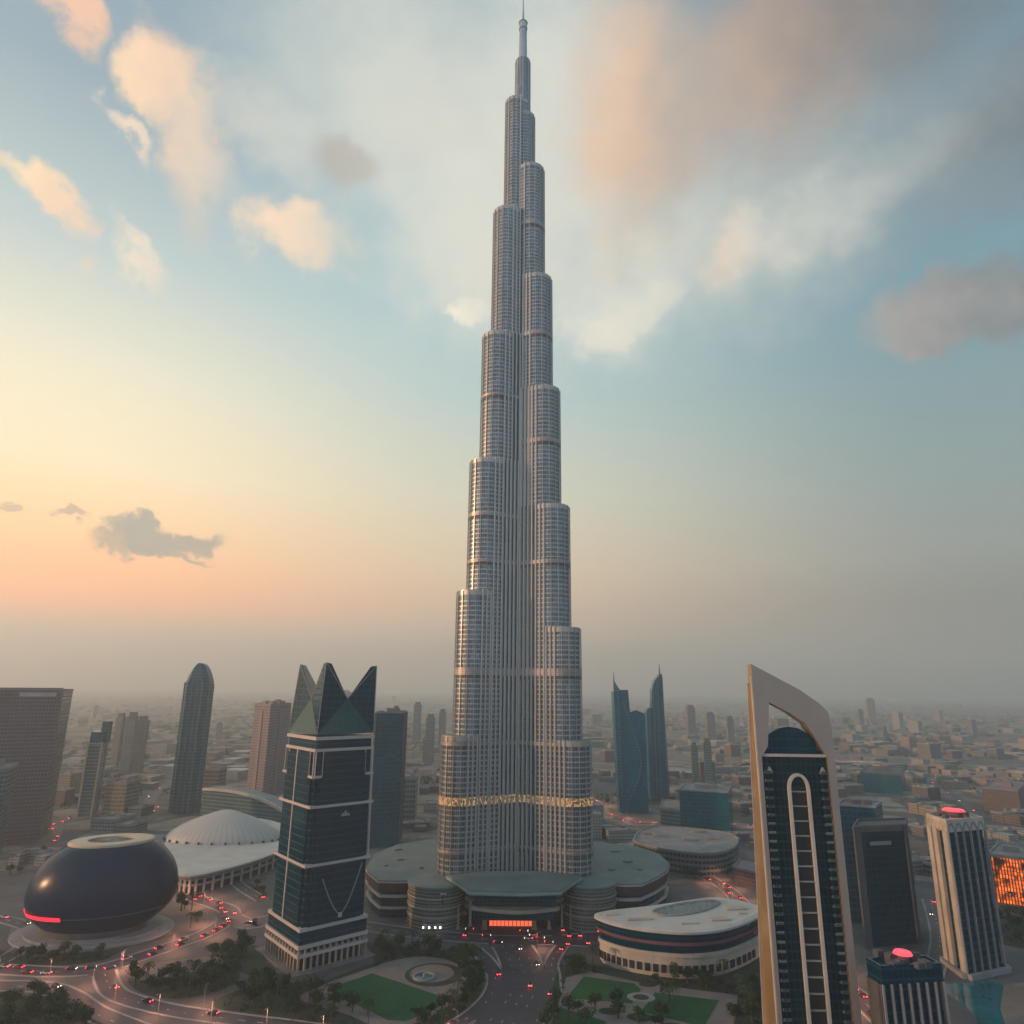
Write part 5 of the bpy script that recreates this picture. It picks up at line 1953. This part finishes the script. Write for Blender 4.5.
# ------------------------------------------------------------------ the low city
WALLS = [('f_beige', 'sandy beige'), ('f_white', 'pale grey'), ('f_brick', 'reddish brown'), ('f_grey', 'mid grey'), ('f_tgrey', 'blue-grey')]
bprot = {}
def low_proto(wk, shape):
    rnd = random.Random(hash_(wk, shape))
    t = thing('low_building', 'building', 'building', (0, 0, 0))
    mb = MB()
    if shape == 0:
        mb.box(0, 0, 0, 24, 16, 9, 0)
    elif shape == 1:
        mb.box(-5, 0, 0, 14, 20, 13, 0); mb.box(8.5, 2, 0, 12.9, 12, 8, 0)
    elif shape == 2:
        mb.box(0, 0, 0, 18, 18, 22, 0)
    else:
        mb.box(0, 6, 0, 34, 9, 8, 0); mb.box(-12, -4.6, 0, 9, 12, 8.1, 0); mb.box(12, -4.6, 0, 9, 12, 8.1, 0)
    mb.build('wall', [M[wk], M['roof_grey']], t)
    mb = MB()
    zt_ = {0: 9, 1: 13, 2: 22, 3: 8}[shape]
    x_ = {0: 0, 1: -5, 2: 0, 3: 0}[shape]; y_ = 6 if shape == 3 else 0
    sx, sy = {0: (24, 16), 1: (14, 20), 2: (18, 18), 3: (34, 9)}[shape]
    O_ = [(x_ + a * sx / 2, y_ + b * sy / 2) for a, b in ((-1, -1), (1, -1), (1, 1), (-1, 1))]
    mb.loft([at_z(inset(O_, -.2), zt_ - .5), at_z(inset(O_, -.2), zt_ + .9), at_z(inset(O_, .4), zt_ + .9), at_z(inset(O_, .4), zt_ + .1)], 0)
    for _ in range(3):
        mb.box(x_ + rnd.uniform(-.3, .3) * sx, y_ + rnd.uniform(-.3, .3) * sy, zt_ + .1, rnd.uniform(2, 4), rnd.uniform(2, 4), rnd.uniform(1, 2.6), 0)
    mb.build('roof', [M['roof_grey']], t)
    return t
def hash_(wk, s): return sum(ord(c_) for c_ in wk) * 7 + s
def region(px, py):
    d = 'near' if py > 800 else ('middle-distance' if py > 765 else 'far')
    if px < 110: r = 'between the broad slab tower and the stepped tower'
    elif px < 165: r = 'left of the pointed blue tower'
    elif px < 245: r = 'between the pointed blue tower and the mauve tower'
    elif px < 440: r = 'between the dark teal glass tower and the tallest skyscraper'
    elif px < 612: r = 'between the tallest skyscraper and the twin sail towers'
    elif px < 750: r = 'between the twin sail towers and the slanting frame'
    elif px < 925: r = 'just right of the slanting frame'
    else: r = 'behind the striped tower at the right'
    return d, r
cnt = 0
placed = []
rb = random.Random(21)
tries = 0
big = [o for o in FOOT]
while cnt < 240 and tries < 30000:
    tries += 1
    py = 738 + (905 - 738) * rb.random() ** 1.35
    px = rb.uniform(-10, 1034)
    x, y = g(px, py)
    if px > 235 and px < 620 and py > 850 or (py > 878): 
        if not (px < 20 and py < 900) : continue
    if not free(x, y, 16, 9): continue
    # hidden behind the big things?
    hid = False
    for a, b, c_, d in FOOT:
        if d < y:
            ta, tb = a / max(c_, 1), b / max(c_, 1)
            if min(ta, a / d) - 0.002 < x / y < max(tb, b / d) + 0.002:
                hid = True; break
    if hid and rb.random() < .93: continue
    if any(hypot(x - a, y - b) < r for a, b, r in placed): continue
    wk, wn = rb.choice(WALLS[:4] if rb.random() < .8 else WALLS)
    shp = rb.choice([0, 0, 1, 3, 3, 2])
    key = (wk, shp)
    if key in bprot: t = copy_tree(bprot[key])
    else: t = bprot[key] = low_proto(wk, shp)
    s = rb.uniform(.6, 1.2) * (1 + (900 - py) / 330)
    t.location = (x, y, 0); t.rotation_euler = (0, 0, rb.choice([0, pi / 2]) + .25 * sin(x / 400) + .12)
    hz_ = rb.uniform(.6, 1.25) * (1.0 if shp != 2 else rb.uniform(.6, 1.6))
    t.scale = (s, s, hz_)
    d_, r_ = region(px, py)
    kind_ = {0: 'flat-roofed block', 1: 'two-part block', 2: 'taller square block', 3: 'U-shaped low building'}[shp]
    t['label'] = '%s %s, %s, %s' % (wn, kind_, d_, r_)
    t['group'] = 'low buildings %s' % r_
    placed.append((x, y, 17 * s)); cnt += 1
print('low', cnt, tries)

# everything farther off: one continuous mass of roofs
walls_ = ['f_beige', 'f_white', 'f_brick', 'f_grey', 'f_tgrey']
mb = MB()
rb = random.Random(8)
n_ = 0
for _ in range(6500):
    py = 698 + (790 - 698) * rb.random() ** 1.6
    px = rb.uniform(-60, 1084)
    x, y = g(px, py)
    if y > 7000 or y < 1100: continue
    nz_ = mnoise.noise(Vector((x / 420, y / 420, 3.1)))
    if nz_ < -.12: continue
    if py > 735 and (not free(x, y, 14, 12) or any(hypot(x - a, y - b) < r + 12 for a, b, r in placed)): continue
    s = rb.uniform(12, 34) * (1 + y / 9000)
    h = rb.choice([5, 6, 8, 9, 12, 14]) * rb.uniform(.8, 1.2)
    if rb.random() < .03 and y > 2200: h *= 4
    mb.box(x, y, 0, s, s * rb.uniform(.4, 1.0), h, rb.choice([0, 0, 1, 1, 2, 3, 3, 4]), rot=rb.choice([0, pi / 2]) + .3 * sin(x / 900), capm=rb.choice([5, 6, 6, 7, 8, 8]), cap0=False)
    n_ += 1
struct(mb.build('distant_city', [M[k] for k in walls_] + [M['roof_grey'], M['soil'], M['cream'], M['mauve']]), 'stuff')
# far woods and date gardens
mb = MB()
for _ in range(420):
    py = 712 + 120 * rb.random() ** 1.3; px = rb.uniform(-30, 1054)
    x, y = g(px, py)
    if mnoise.noise(Vector((x / 300, y / 300, 9.7))) < .12 or not free(x, y, 10, 8): continue
    for q in range(9):
        xx, yy = x + rb.gauss(0, 24), y + rb.gauss(0, 24)
        if free(xx, yy, 5, 6) and not any(hypot(xx - a, yy - b) < r * .8 for a, b, r in placed):
            leaf_cloud(mb, xx, yy, 3.5, 5, 5, 3.2, 16, 1.7, rb)
struct(mb.build('distant_trees', M['leaf']), 'stuff')
